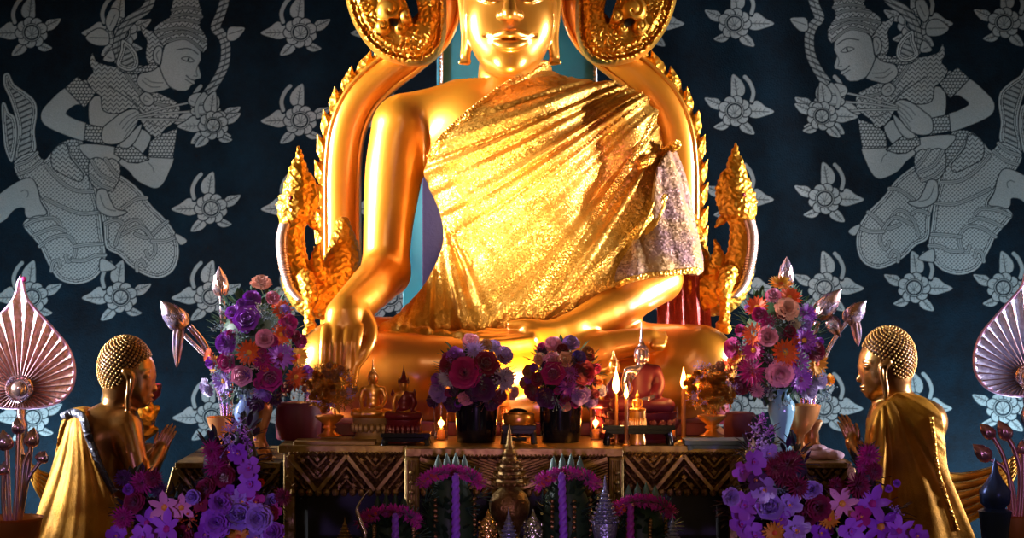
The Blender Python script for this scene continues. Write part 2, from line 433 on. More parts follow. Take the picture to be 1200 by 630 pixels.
# ------------------------------------------------------------------ printed backdrop cloth
STEP = .85
class Canvas:
    def __init__(s, x0, x1, y0, y1):
        s.x = np.arange(x0, x1, STEP, dtype=np.float32); s.y = np.arange(y0, y1, STEP, dtype=np.float32)
        s.V = np.zeros((len(s.y), len(s.x)), dtype=np.float32)
        r = np.random.RandomState(3); s.N = r.rand(*s.V.shape).astype(np.float32)
    def sub(s, x0, x1, y0, y1):
        a, b = np.searchsorted(s.x, [x0, x1]); c, d = np.searchsorted(s.y, [y0, y1])
        return slice(max(c-1, 0), d+1), slice(max(a-1, 0), b+1)
    def tex(s, st, X, Y, sd, N):
        X = X + 0*Y; Y = Y + 0*X
        if st == 'skin': return .60 + .16*N
        if st == 'lattice':
            u = (X+Y)/4.6; v = (X-Y)/4.6
            fu = np.abs(u-np.round(u)); fv = np.abs(v-np.round(v))
            ln = np.clip((np.minimum(fu, fv)*4.6-.55)/.8, 0, 1)
            cu = u-np.floor(u)-.5; cv = v-np.floor(v)-.5; rr = np.sqrt(cu*cu+cv*cv)*4.6
            ring = np.clip(np.abs(rr-1.3)/.6, 0, 1)
            return .70*np.clip(1-ln*.75, 0, 1)*(.55+.45*ring)+.12
        if st == 'chev':
            u = X/7; fu = np.abs(u-np.round(u))*7; w = (Y*1.0 + fu*1.1)/5.2; fw = np.abs(w-np.round(w))*5.2
            return .68*np.clip((fw-.3)/.9, 0, 1) + .05
        if st == 'beads':
            u = X/4.0 + np.floor(Y/3.8)*.5; v = Y/3.8; cu = (u-np.floor(u)-.5)*4.0; cv = (v-np.floor(v)-.5)*3.8
            rr = np.sqrt(cu*cu+cv*cv); return .72*np.clip((1.95-rr)/.7, 0, 1)+.05
        if st == 'feather':
            w = (Y + .45*X)/6.5; fw = np.abs(w-np.round(w))*6.5
            return .60*np.clip((fw-.4)/1.2, .12, 1)*(.75+.5*N)
        return .6
    def poly(s, pts, st='skin', sm=True, edge=1.3, border=False):
        if sm: pts = smooth_path(pts, 4, True)
        A = np.array(pts); lo = A.min(0)-4; hi = A.max(0)+4
        sy, sx = s.sub(lo[0], hi[0], lo[1], hi[1])
        X = s.x[sx][None, :]; Y = s.y[sy][:, None]
        sd = sd2(A, X, Y); V = s.V[sy, sx]
        cov = np.clip(.5 - (sd-edge)/STEP, 0, 1); V *= (1-cov)
        t = s.tex(st, X, Y, sd, s.N[sy, sx])
        if border:
            e = -sd; t = np.where(e < 2.0, .78, np.where(e < 3.0, .12, np.where(e < 4.4, .72, np.where(e < 5.4, .08, t))))
        cov = np.clip(.5 - sd/STEP, 0, 1); V[:] = V*(1-cov) + t*cov
    def line(s, pts, w, val, sm=True, taper=False, tex=None):
        if sm and len(pts) > 2: pts = smooth_path(pts, 4)
        A = np.array(pts, dtype=np.float32); lo = A.min(0)-w-3; hi = A.max(0)+w+3
        sy, sx = s.sub(lo[0], hi[0], lo[1], hi[1])
        X = s.x[sx][None, :]; Y = s.y[sy][:, None]; D = None
        for a, b in zip(A[:-1], A[1:]):
            e = b-a; t = np.clip(((X-a[0])*e[0]+(Y-a[1])*e[1])/(e@e+1e-9), 0, 1)
            d = (X-a[0]-e[0]*t)**2+(Y-a[1]-e[1]*t)**2
            D = d if D is None else np.minimum(D, d)
        D = np.sqrt(D); V = s.V[sy, sx]; cov = np.clip(.5-(D-w/2)/STEP, 0, 1)
        v = val
        if tex: v = s.tex(tex, X, Y, D, s.N[sy, sx])
        V[:] = V*(1-cov)+v*cov
    def band(s, pts, w=3.2):
        s.line(pts, w+2.0, .05); s.line(pts, w, .76); s.line(pts, .9, .1)
    def flower(s, cx, cy, k=1.0):
        def T(L): return [(cx+a*k, cy+b*k) for a, b in L]
        leaves = [([(-16, -6), (-26, -12), (-36, -5), (-46, 1), (-34, 6), (-24, 8), (-15, 4)], [(-16, 0), (-40, 1)]),
                  ([(-10, 12), (-16, 14), (-21, 20), (-23, 27), (-12, 25), (-6, 19)], [(-10, 15), (-20, 25)]),
                  ([(7, 13), (13, 12), (21, 16), (24, 19), (15, 22), (8, 19)], [(8, 15), (21, 19)]),
                  ([(15, -8), (20, -14), (28, -15), (35, -15), (28, -5), (20, -2), (14, -3)], [(14, -6), (32, -14)]),
                  ([(-9, -18), (-12, -26), (-8, -35), (2, -43), (4, -34), (4, -26), (3, -17)], [(-3, -18), (0, -38)])]
        for L, v in leaves:
            s.poly(T(L)); s.line(T(v), 1.2, .08, sm=False)
            (ax, ay), (bx, by) = T(v)
            for q in (.3, .5, .7):
                mx, my = ax+(bx-ax)*q, ay+(by-ay)*q; dx, dy = (bx-ax)*.12, (by-ay)*.12
                s.line([(mx, my), (mx+dx-dy*1.2, my+dy+dx*1.2)], .7, .18, sm=False); s.line([(mx, my), (mx+dx+dy*1.2, my+dy-dx*1.2)], .7, .18, sm=False)
        s.line(T([(-20, -10), (-22, -22), (-18, -34), (-11, -42)]), 5.5*k, .0)
        s.line(T([(-20, -12), (-22, -22), (-18, -33), (-12, -40)]), 4.4*k, .62)
        for i in range(9):
            a = 2*PI*i/9+.3; c = (cx+13*k*math.cos(a), cy+12*k*math.sin(a))
            s.poly([(c[0]+6.2*k*math.cos(b), c[1]+5.8*k*math.sin(b)) for b in [q*PI/4 for q in range(8)]])
            for db in (-.12, .12): s.line([(cx+9.5*k*math.cos(a+db), cy+9*k*math.sin(a+db)), (cx+14*k*math.cos(a+db), cy+13.5*k*math.sin(a+db))], .7, .2, sm=False)
        c8 = lambda r: [(cx+r*k*math.cos(b), cy+r*k*.95*math.sin(b)) for b in [q*PI/5 for q in range(10)]]
        s.poly(c8(10.5), edge=1.0); s.poly(c8(7.6), edge=2.0)
        for a in (-2.6, -1.9, -1.2, -.5, .2, .9, 1.6, 2.3): s.line([(cx, cy+3*k), (cx+7*k*math.cos(a), cy+7*k*math.sin(a))], .8, .18, sm=False)
def R5(L): return [(313-u/3.15, v/3.15+11) for u, v in L]
def L3(L): return [(u/2.423, 80+v/2.423) for u, v in L]
def angel(c):
    # aura
    for L, w in ((R5([(230, 322), (190, 270), (158, 205), (152, 140), (166, 95), (190, 66), (172, 20), (160, -60), (230, -160)]), 10.5),
                 (R5([(525, 240), (546, 190), (552, 135), (535, 82), (500, 35), (445, -5), (410, -80), (300, -160)]), 10.5)):
        c.line(L, w+2.4, 0); c.line(L, w, .6, tex='feather'); c.line(L, 1.0, .1)
    for L, v in (([(145, 110), (115, 112), (82, 72), (110, 66), (140, 70)], [(140, 92), (90, 76)]), ([(585, 120), (590, 85), (625, 72), (667, 103), (640, 128), (600, 132)], [(590, 105), (655, 104)]),
                 ([(565, 190), (575, 150), (605, 185)], [(575, 180), (590, 175)]), ([(545, 10), (575, 0), (595, 45), (580, 80), (560, 60)], [(560, 20), (580, 60)])):
        c.poly(R5(L)); c.line(R5(v), 1, .1, sm=False)
    # tails
    c.poly(L3([(10, 20), (25, 15), (40, 45), (75, 70), (100, 95), (105, 130), (98, 180), (100, 235), (60, 262), (45, 270), (38, 240), (50, 190), (48, 150), (30, 90), (12, 50)]), 'feather', border=True)
    c.poly(L3([(5, 105), (15, 100), (25, 125), (42, 140), (48, 190), (38, 250), (30, 265), (14, 230), (8, 180)]), 'feather', border=True)
    # skirt and legs
    c.poly(L3([(40, 268), (95, 238), (125, 262), (160, 222), (190, 210), (240, 225), (262, 290), (268, 345), (285, 410), (292, 470), (300, 530), (290, 570), (260, 600), (215, 612), (170, 600), (145, 570), (125, 530), (110, 500), (75, 460), (66, 440), (90, 420), (130, 415), (105, 370), (90, 330), (60, 320)]), 'lattice', border=True)
    c.poly(L3([(262, 300), (300, 290), (335, 300), (390, 340), (430, 390), (470, 430), (500, 475), (507, 530), (490, 575), (450, 595), (410, 585), (370, 560), (340, 530), (303, 508), (297, 450), (285, 400), (270, 350)]), 'lattice', border=True)
    for L in ([(45, 275), (80, 262), (105, 240)], [(52, 300), (85, 288), (118, 262)], [(130, 275), (160, 310), (210, 345), (265, 350)], [(130, 370), (170, 390), (230, 412), (285, 408)],
              [(72, 445), (105, 430), (150, 425), (170, 440)], [(95, 475), (125, 462), (160, 452), (185, 462)], [(112, 505), (150, 480), (190, 475), (212, 500), (210, 535), (192, 548), (186, 532)],
              [(212, 505), (250, 500), (292, 498)], [(205, 545), (240, 545), (270, 532), (300, 530)], [(145, 575), (150, 552), (165, 545), (170, 562)],
              [(345, 400), (385, 372), (415, 368)], [(385, 470), (420, 480), (455, 450), (475, 435)], [(330, 500), (350, 450), (390, 430), (420, 470)], [(350, 470), (400, 450), (435, 490), (440, 520), (425, 540), (415, 520)],
              [(432, 490), (470, 490), (500, 478)], [(390, 575), (388, 555), (402, 545), (412, 560)], [(300, 440), (330, 430), (350, 440)]):
        c.band(L3(L))
    c.poly(L3([(185, 210), (228, 208), (262, 275), (258, 305), (225, 285), (200, 250)]), 'beads', border=False)
    c.band(L3([(228, 208), (250, 240), (265, 280)])); c.band(L3([(186, 212), (200, 250), (240, 300)]))
    c.poly(L3([(150, 235), (185, 215), (200, 255), (235, 300), (225, 320), (180, 300), (150, 280)]), 'chev')
    # torso, arms
    c.poly(L3([(228, 218), (330, 225), (358, 255), (340, 278), (300, 262), (262, 262)]))
    c.poly(L3([(0, 355), (50, 322), (88, 313), (105, 340), (115, 380), (132, 412), (100, 418), (82, 424), (72, 415), (68, 395), (40, 400), (12, 430), (-20, 440), (-20, 380)]))
    c.line(L3([(60, 350), (70, 345), (80, 352), (78, 365)]), 1, .15)
    c.poly(L3([(255, 268), (275, 255), (300, 262), (320, 258), (338, 275), (338, 310), (318, 345), (285, 345), (258, 318)]), 'lattice')
    c.band(L3([(262, 262), (285, 300), (325, 320)])); c.band(L3([(300, 258), (318, 285), (335, 305)])); c.band(L3([(258, 305), (285, 330), (320, 345)]))
    c.poly(L3([(278, 350), (300, 345), (312, 370), (330, 400), (360, 408), (330, 420), (300, 415), (278, 395)])); c.line(L3([(285, 360), (300, 395), (330, 405)]), 1, .1)
    c.poly(L3([(498, 470), (530, 488), (512, 500)])); c.poly(L3([(290, 540), (330, 565), (300, 575), (285, 572)]))
    c.poly(R5([(560, 365), (610, 322), (650, 335), (655, 400), (640, 440), (590, 450), (545, 400)]))       # chest
    c.poly(R5([(430, 470), (480, 440), (530, 480), (560, 520), (520, 560), (470, 540)]))
    c.poly(R5([(670, 262), (745, 292), (800, 340), (832, 382), (820, 425), (745, 462), (668, 485), (655, 455), (660, 425), (705, 408), (742, 383), (705, 352), (668, 350), (635, 305)]))
    c.poly(R5([(632, 305), (700, 250), (742, 290), (672, 362)]), 'beads', sm=False)
    c.poly(R5([(350, 540), (437, 540), (440, 562), (480, 528), (545, 560), (510, 595), (480, 630), (430, 655), (405, 657), (385, 640), (365, 600)]))
    c.line(R5([(440, 565), (425, 580), (418, 600)]), 1, .15)
    c.poly(R5([(333, 440), (400, 465), (432, 490), (438, 542), (350, 547)]), 'beads', sm=False)
    c.poly(R5([(330, 350), (380, 320), (445, 290), (480, 240), (440, 222), (480, 205), (540, 215), (600, 205), (632, 192), (645, 163), (652, 200), (640, 230), (662, 262), (636, 302), (612, 322), (602, 372), (550, 382), (500, 362), (470, 402), (440, 452), (402, 470), (378, 440), (330, 400)]), 'chev')
    c.band(R5([(345, 360), (400, 350), (455, 325), (500, 270), (530, 225)]), 2.6)
    c.line(R5([(360, 345), (420, 320), (470, 285), (500, 235)]), 4.6, .6, tex='beads')
    c.line(R5([(345, 400), (410, 400), (470, 360), (530, 300)]), 1.2, .06); c.line(R5([(380, 430), (430, 420), (500, 340), (590, 280)]), 1.2, .06)
    c.poly(R5([(420, 330), (445, 305), (470, 325), (450, 352), (428, 350)])); c.line(R5([(432, 330), (450, 318), (455, 335), (440, 340)]), 1, .1)
    c.poly(R5([(595, 440), (665, 425), (672, 482), (600, 497)]), 'beads', sm=False)
    c.poly(R5([(438, 552), (500, 503), (560, 512), (562, 532), (512, 562), (480, 565)]), 'beads', sm=False)
    c.poly(R5([(465, 425), (500, 455), (545, 500), (512, 508), (480, 470)]))
    c.poly(R5([(472, 385), (482, 372), (505, 370), (540, 385), (572, 410), (604, 440), (604, 488), (565, 496), (530, 482), (500, 450), (482, 420)]))
    for L in ([(478, 388), (510, 410), (535, 440)], [(480, 400), (505, 425), (525, 450)], [(486, 378), (525, 400), (545, 425)], [(482, 418), (505, 442), (530, 478)]): c.line(R5(L), .9, .12)
    # stems and buds
    for y0, y1 in ((342, 392), (376, 398), (412, 404)): 
        c.line(R5([(280, y0), (380, (y0+y1)/2-3), (478, y1)]), 3.2, .0); c.line(R5([(280, y0), (380, (y0+y1)/2-3), (478, y1)]), 1.8, .7)
    for (x, y, a, b) in ((188, 345, 13, 26), (250, 335, 42, 27), (242, 375, 40, 20), (252, 412, 38, 20)):
        c.poly(R5([(x+a*math.cos(t), y+b*math.sin(t)) for t in [q*PI/4 for q in range(8)]])); c.line(R5([(x-a*.7, y), (x, y+b*.5), (x+a*.8, y)]), .9, .15)
    # head, crown
    c.poly(R5([(355, 275), (395, 215), (430, 225), (470, 240), (478, 275), (440, 305), (400, 300), (372, 292)])); c.line(R5([(395, 285), (430, 285), (462, 262)]), 1, .15); c.line(R5([(385, 270), (425, 268), (452, 252)]), 1, .15)
    c.poly(R5([(247, 150), (262, 125), (300, 108), (345, 108), (378, 135), (392, 175), (395, 215), (382, 250), (360, 285), (330, 298), (303, 299), (290, 292), (284, 280), (268, 272), (272, 262), (262, 256), (247, 253), (245, 243), (252, 220), (256, 205), (245, 185)]), sm=False)
    c.line(R5([(255, 165), (275, 150), (300, 143), (335, 148)]), 1.3, .05); c.line(R5([(268, 190), (285, 176), (302, 174), (318, 180), (300, 190), (280, 194), (268, 190)]), 1.1, .05)
    c.line(R5([(290, 180), (293, 188)]), 2.2, .05); c.line(R5([(256, 205), (262, 228), (258, 246), (272, 244)]), 1, .1); c.line(R5([(266, 262), (283, 257), (300, 243)]), 1.3, .03); c.line(R5([(275, 275), (295, 262), (303, 258)]), 1, .05); c.line(R5([(345, 295), (370, 275), (386, 245)]), 1, .1)
    c.poly(R5([(385, 132), (398, 110), (412, 84), (440, 78), (464, 62), (458, 90), (442, 115), (447, 160), (442, 192), (422, 208), (398, 205), (392, 170)]), 'chev')
    c.poly(R5([(390, 145), (408, 138), (420, 165), (412, 195), (398, 200)])); c.line(R5([(400, 150), (410, 165), (404, 188)]), 1, .1)
    c.poly(R5([(405, 205), (430, 225), (500, 235), (540, 225), (530, 212), (470, 215), (430, 200)]), 'beads')
    c.poly(R5([(478, 205), (482, 165), (505, 132), (535, 113), (540, 150), (556, 200), (530, 222), (500, 225)]), 'feather', border=True)
    c.poly(R5([(235, 158), (222, 142), (222, 110), (238, 82), (256, 52), (238, 30), (246, 0), (262, -60), (285, -130), (300, -200), (318, -130), (340, -60), (355, 0), (352, 28), (382, 40), (412, 62), (420, 82), (398, 108), (384, 132), (345, 104), (300, 106), (262, 122), (247, 150)]), 'chev', sm=False)
    for a, b, d in (((238, 88), (320, 68), (415, 82)), ((228, 118), (310, 82), (398, 105)), ((252, 50), (310, 38), (380, 46)), ((240, 28), (300, 18), (355, 26)), ((246, 2), (300, -8), (352, 2)), ((260, -55), (300, -62), (338, -55)), ((240, 150), (300, 106), (372, 118))):
        c.band(R5([a, b, d]), 2.2)
YC = 436
cU = Canvas(-150, 512, -110, YC); cL = Canvas(-150, 512, YC-3, 766)
for i, x in enumerate((-68, 37, 142, 247, 352, 457)):
    for j, y in enumerate((-65, 38, 141, 244, 348)):
        if (i, j) in ((0, 1), (0, 2), (0, 3), (1, 2), (2, 2), (1, 3), (2, 3), (3, 1), (3, 0)): continue
        cU.flower(x, y)
    cL.flower(x, 489)
angel(cU); cU.flower(250, 147, .92)
cloth = bpy.data.materials.new('printed_backdrop_cloth')
n, l = nt(cloth); b = n['Principled BSDF']
at = n.new('ShaderNodeAttribute'); at.attribute_name = 'print'
mx = n.new('ShaderNodeMix'); mx.data_type = 'RGBA'
tc = n.new('ShaderNodeTexCoord'); no = n.new('ShaderNodeTexNoise'); no.inputs['Scale'].default_value = 3; no.inputs['Detail'].default_value = 8; no.inputs['Roughness'].default_value = .8
l.new(tc.outputs['Object'], no.inputs['Vector'])
rp = n.new('ShaderNodeValToRGB'); rp.color_ramp.elements[0].position = .35; rp.color_ramp.elements[1].position = .7
rp.color_ramp.elements[0].color = (.0012, .003, .006, 1); rp.color_ramp.elements[1].color = (.0015, .013, .025, 1)
l.new(no.outputs['Fac'], rp.inputs['Fac'])
l.new(rp.outputs['Color'], mx.inputs['A']); mx.inputs['B'].default_value = (.40, .44, .44, 1)
l.new(at.outputs['Fac'], mx.inputs['Factor']); l.new(mx.outputs['Result'], b.inputs['Base Color'])
b.inputs['Roughness'].default_value = .75; b.inputs['Specular IOR Level'].default_value = .12
ml = n.new('ShaderNodeMath'); ml.operation = 'MULTIPLY'; ml.inputs[1].default_value = .35; l.new(at.outputs['Fac'], ml.inputs[0]); l.new(ml.outputs[0], b.inputs['Metallic'])
n2 = n.new('ShaderNodeTexNoise'); n2.inputs['Scale'].default_value = 90; l.new(tc.outputs['Object'], n2.inputs['Vector'])
bp = n.new('ShaderNodeBump'); bp.inputs['Strength'].default_value = .35; bp.inputs['Distance'].default_value = .01; l.new(n2.outputs['Fac'], bp.inputs['Height']); l.new(bp.outputs['Normal'], b.inputs['Normal'])
def backdrop(name, canv, label, Yo):
    # left half, mirrored right half (the print hangs a little higher on the right), one mesh
    s = S(BY); xl = canv.x; xr = 1213 - xl[::-1]
    xm = np.linspace(xl[-1]+3, xr[0]-3, 40)
    X = np.concatenate([[-900, -400], xl, xm, xr, [1600, 2100]]).astype(np.float32)
    Y = canv.y; ny, nx = len(Y), len(X)
    V = np.zeros((ny, nx), dtype=np.float32)
    V[:, 2:2+len(xl)] = canv.V
    sh = int(round(11/STEP)); VR = canv.V[:, ::-1]
    VR = np.concatenate([VR[sh:], np.zeros((sh, VR.shape[1]), dtype=np.float32)])
    V[:, nx-2-len(xr):nx-2] = VR
    V[:, [0, 1, 2, nx-3, nx-2, nx-1]] = 0
    gx = np.tile((X-600)*s, (ny, 1)); gz = np.tile((CAMZ + (315-Y)*s)[:, None], (1, nx))
    gy = BY + Yo + .012*np.sin(gx*5+np.sin(gz*2)) + .006*np.sin(gx*13+gz*3) + .004*np.sin(gz*9+gx)
    co = np.stack([gx, gy, gz], 2).reshape(-1, 3)
    i = np.arange(ny*nx).reshape(ny, nx)
    F = np.stack([i[1:, :-1], i[1:, 1:], i[:-1, 1:], i[:-1, :-1]], 2).reshape(-1, 4)
    me = np_mesh(name, co, F, cloth)
    a = me.attributes.new('print', 'FLOAT', 'POINT'); a.data.foreach_set('value', V.ravel())
    o = obj(name, me); tag(o, label, 'backdrop'); return o
backdrop('backdrop_cloth', cU, 'dark navy cloth backdrop printed with silver kneeling praying figures and flowers', 0)
backdrop('lower_backdrop_cloth', cL, 'lower strip of navy cloth behind the altar with one row of silver flowers', .03)
struct('trim_1', MB().box((0, BY+.115, P(0, 432, BY).z), (10.5, .05, .06)), M['wall'])
# ================================================================== THE ALTAR TABLES
def bumpy_panel(mbR, mbB, xa, xb, zt, zb, y, pitch, lean=0):
    """carved valance face: V ribs, nested chevrons, diamond studs; mbR ribs, mbB bosses"""
    def pt(x, t): return Vector((x, y, zt + (zb-zt)*t))
    N = max(1, round((xb-xa)/pitch)); p = (xb-xa)/N
    for i in range(N):
        x0 = xa+i*p; xm = x0+p/2; x1 = x0+p
        mbR.bar(pt(x0, 0), pt(xm-.006, 1), .022, .030); mbR.bar(pt(x1, 0), pt(xm+.006, 1), .022, .030)
        nq = max(3, int(p*.5/.042))
        for q in [k/nq for k in range(1, nq)]:   # nested V
            mbB.bar(pt(x0+p*q*.5, .02), pt(xm, 1-q), .012, .018); mbB.bar(pt(x1-p*q*.5, .02), pt(xm, 1-q), .012, .018)
        for (cx, t) in ((xm, .10), (xm-p*.25, .14), (xm+p*.25, .14), (xm, .48), (x0+.002, .62), (x0+p*.12, .86), (x1-p*.12, .86)):
            c = pt(cx, t); c.y -= .004
            mbB.box(c, (.024, .03, .024), Matrix.Rotation(PI/4, 4, 'Y'))
        for q in [k/nq for k in range(1, nq)]:   # inverted chevrons between the Vs
            for sgn, xx in ((1, x0), (-1, x1)):
                mbB.bar(pt(xx, q), pt(xx+sgn*p*.5*(1-q)*.9, q+(1-q)*.95), .010, .016)
    k = int((xb-xa)/.02)
    for i in range(k): mbB.ball((xa+(i+.5)*(xb-xa)/k, y-.006, zt+.012), .008, 6, 4)
    for i in range(int((xb-xa)/.045)): 
        mbB.ball((xa+(i+.5)*.045, y, zb-.012), .020, 7, 4, (1, .6, 1.1))
def altar():
    t = thing('altar_table', 'carved dull gold altar table with wide middle section under the big seated statue', 'altar', (0, 0, 0))
    xw = lambda px, Y: (px-600)*S(Y)
    top = MB(); top.box((0, .1, AT-.02), (2*1.23, 2.66, .04)); top.box(((xw(475, -1.4)+xw(730, -1.4))/2, -.65, AT-.021), (xw(730, -1.4)-xw(475, -1.4), 1.54, .045))
    top.build('tabletop', M['dullrib'], t, smooth=False)
    MB().box((0, .12, .82), (2.458, 2.5, 1.62)).build('carcass', M['blackmatte'], t, smooth=False)
    for (a, b, Y, pitch) in ((338, 475, -1.245, .31), (730, 872, -1.245, .31), (492, 712, -1.41, 1.2)):
        zt = AT-.05; zb = P(0, 574, Y).z
        xa, xb = xw(a, Y), xw(b, Y)
        mR, mB = MB(), MB(); bumpy_panel(mR, mB, xa, xb, zt, zb, Y-.008, pitch)
        v = MB().box(((xa+xb)/2, Y+.02, (zt+zb)/2), (xb-xa, .04, zt-zb+.02)).build('valance', M['recess'], t, smooth=False)
        mR.build('valance_rib', M['dullrib'], v, smooth=False); mB.build('valance_carving', M['olddull'], v, smooth=False)
    for px in (483, 722):
        x = xw(px, -1.4); m = MB()
        m.box((x, -1.40, AT/2-.02), (.075, .07, AT-.05))
        for dx in (-.022, 0, .022): m.tube([(x+dx, -1.438, .2), (x+dx, -1.438, AT-.06)], .008, 8)
        for z in np.arange(.3, AT-.08, .05): m.ball((x, -1.442, z), .015, 8, 5)
        m.build('corner_post', M['dullrib'], t)
    for sg in (-1, 1):
        m = MB(); m.box((sg*1.17, -1.22, AT/2-.02), (.06, .06, AT-.05)); m.build('corner_post', M['dullrib'], t, smooth=False)
altar()
WT = P(0, 541, -1.1).z          # wing tops
def wing(sg, pa, pb, label):
    t = thing('side_altar_table', label, 'table', (0, 0, 0), None)
    Y = -1.12; xa, xb = sorted(((pa-600)*S(Y), (pb-600)*S(Y)))
    w = abs(xb-xa)
    MB().box(((xa+xb)/2, -.62, WT-.015), (w+.02, 1.04, .03)).build('tabletop', M['dullrib'], t, smooth=False)
    MB().box(((xa+xb)/2, -.60, WT/2-.02), (w-.02, .86, WT-.04)).build('carcass', M['blackmatte'], t, smooth=False)
    zb = WT-.20; mR, mB = MB(), MB(); bumpy_panel(mR, mB, xa, xb, WT-.03, zb, Y-.008, .33)
    v = MB().box(((xa+xb)/2, Y+.02, (WT-.03+zb)/2), (w, .04, WT-.03-zb)).build('valance', M['recess'], t, smooth=False)
    mR.build('valance_rib', M['dullrib'], v, smooth=False); mB.build('valance_carving', M['olddull'], v, smooth=False)
    xo = xa if sg < 0 else xb; m = MB()      # slanting end bracket
    m.bar((xo, Y+.02, WT-.03), (xo+sg*.06, Y+.02, WT-.24), .05, .05); m.build('end_bracket', M['dullrib'], t, smooth=False)
    for q in range(6): 
        pass
wing(-1, 208, 327, 'lower carved gold side table at the left end of the altar')
wing(1, 874, 996, 'lower carved gold side table at the right end of the altar')
OT = 1.20
t = thing('offering_table', 'dark draped low table in front of the altar that carries the candles and offerings', 'table')
MB().box((0, -1.95, OT-.02), (4.7, .98, .04)).build('tabletop', M['blackmatte'], t, smooth=False)
m = MB()
for i in range(60):
    x = -2.3+4.6*i/59; m.tube([(x, -2.40-.015*math.sin(i*1.3), .01), (x, -2.40, OT-.04)], .045, 8)
m.build('drape', M['maroon'], t)
MB().box((0, -1.95, OT/2-.03), (4.5, .8, OT-.08)).build('carcass', M['blackmatte'], t, smooth=False)
# ================================================================== THE GREAT SEATED STATUE
def XZ(pts, Y): return [((p[0]-600)*S(Y), CAMZ+(315-p[1])*S(Y)) for p in pts]
U = .005
base = Vector((0, 0, AT))
statue = thing('seated_statue', 'huge golden seated statue in a sequined gold robe at the centre of the altar', 'statue', base)
PB = P
def torso(f, g=0.0):
    f.cone(PB(570, 158, .22), PB(628, 158, .22), .34+g, .34+g, .05)
    f.ell(PB(598, 185, .20), (.50+g, .33+g, .48+g), .10)
    f.ell(PB(598, 290, .18), (.385+g, .30+g, .46+g), .12)
    f.ell(PB(598, 385, .16), (.46+g, .36+g, .34+g), .12)
    f.cone(PB(598, 122, .24), PB(476, 142, .22), .20+g, .165+g, .10)
    f.cone(PB(598, 122, .24), PB(722, 142, .22), .20+g, .165+g, .10)
    f.cone(PB(598, 108, .22), PB(598, 70, .20), .185+g, .165+g, .12)
def body():
    f = Field((-1.30, -1.0, 1.60), (1.40, .75, 3.72), .0115)
    torso(f)
    # pectorals
    f.ell(PB(552, 195, .03), (.22, .13, .19), .12); f.ell(PB(646, 195, .05), (.20, .12, .19), .12)
    # right arm, resting over the knee
    f.chain([PB(470, 150, .20), PB(462, 200, .16), PB(455, 265, .10), PB(452, 318, .03)], [.175, .172, .145, .135], .06)
    f.chain([PB(452, 320, .02), PB(430, 342, -.28), PB(407, 362, -.52)], [.140, .125, .098], .05)
    # hand
    Yh = -.60
    f.cone(PB(399, 372, -.56), PB(394, 392, -.62), .090, .062, .04); f.cone(PB(409, 372, -.56), PB(414, 392, -.62), .090, .062, .04)
    for i, (x0, x1, L, r) in enumerate(((383, 379, 447, .034), (396, 392, 456, .036), (409, 405, 462, .037), (421, 413, 458, .035))):
        ym = 392 + (L-392)*.5
        f.chain([PB(x0, 386, -.63), PB((x0+x1)/2, 402, -.69), PB((x0+x1)/2-1, ym, -.71), PB(x1, L-10, -.71), PB(x1, L, -.70)], [r*1.05, r, r*.95, r*.82, r*.6], .012)
    f.chain([PB(424, 366, -.52), PB(434, 382, -.60), PB(435, 398, -.66), PB(428, 413, -.70), PB(421, 426, -.72)], [.050, .040, .034, .031, .020], .015)
    # left arm under the robe and in the lap
    f.chain([PB(728, 150, .20), PB(748, 210, .18), PB(765, 270, .12), PB(772, 325, .02)], [.175, .170, .150, .135], .06)
    f.chain([PB(772, 328, .0), PB(722, 358, -.25), PB(668, 384, -.46)], [.135, .118, .078], .04)
    f.chain([PB(668, 384, -.46), PB(645, 389, -.54), PB(622, 392, -.58)], [.074, .070, .065], .04)
    for i, (x, y, Y, r) in enumerate(((570, 388, -.53, .030), (562, 392, -.58, .031), (564, 397, -.62, .030), (574, 402, -.65, .027))):
        f.chain([PB(622, 389+i*3, -.53-.035*i), PB((622+x)/2, 391+i*3.2, -.54-.035*i), PB(x, y, Y)], [r*1.15, r, r*.7], .010)
    f.chain([PB(640, 386, -.56), PB(618, 380, -.58), PB(598, 380, -.56)], [.045, .034, .022], .02)
    # legs
    f.chain([PB(575, 425, .05), PB(470, 425, -.12), PB(398, 424, -.30)], [.27, .27, .235], .08)
    f.chain([PB(398, 428, -.32), PB(500, 436, -.48), PB(610, 430, -.52), PB(700, 412, -.48)], [.225, .22, .17, .10], .06)
    f.chain([PB(625, 430, .05), PB(730, 430, -.10), PB(818, 426, -.26)], [.27, .26, .225], .08)
    f.chain([PB(818, 446, -.28), PB(720, 466, -.42), PB(600, 474, -.46), PB(520, 474, -.44)], [.20, .19, .16, .12], .05)
    # upturned right foot lying on the left thigh
    f.chain([PB(690, 410, -.48), PB(720, 404, -.46), PB(760, 398, -.42)], [.088, .085, .070], .03)
    for i in range(5):
        f.cone(PB(768, 392+i*3.6, -.40-.03*i), PB(779-abs(i-1), 392+i*3.8, -.39-.03*i), .026, .021, .010)
    f.cone(PB(694, 424, -.62), PB(800, 404, -.50), .012, .012, .02, mode='s')
    # bottom
    f.ell(PB(600, 480, -.05), (1.05, .50, .20), .12)
    # crease at the elbow pit and armpit
    f.cone(PB(499, 196, .05), PB(486, 165, -.02), .012, .006, .03, mode='s')
    zc = AT+.075
    k = int((zc - f.lo[2])/f.h); zz = f.ax[2][None, None, :]
    f.F = np.maximum(f.F, zc - zz)
    return f
bf = body()
bd = bf.build('body', M['gold'], statue, base)
mb = MB(); mb.box((0, -.02, .038), (2.20, 1.25, .074)); mb.lathe([(1.0, 0), (1.04, .01), (1.04, .03), (1.0, .04)], (0, 0, .0), 48, Matrix.Diagonal((1.08, .62, 1, 1)))
mb.build('seat_base', M['maroon'], statue, smooth=False)
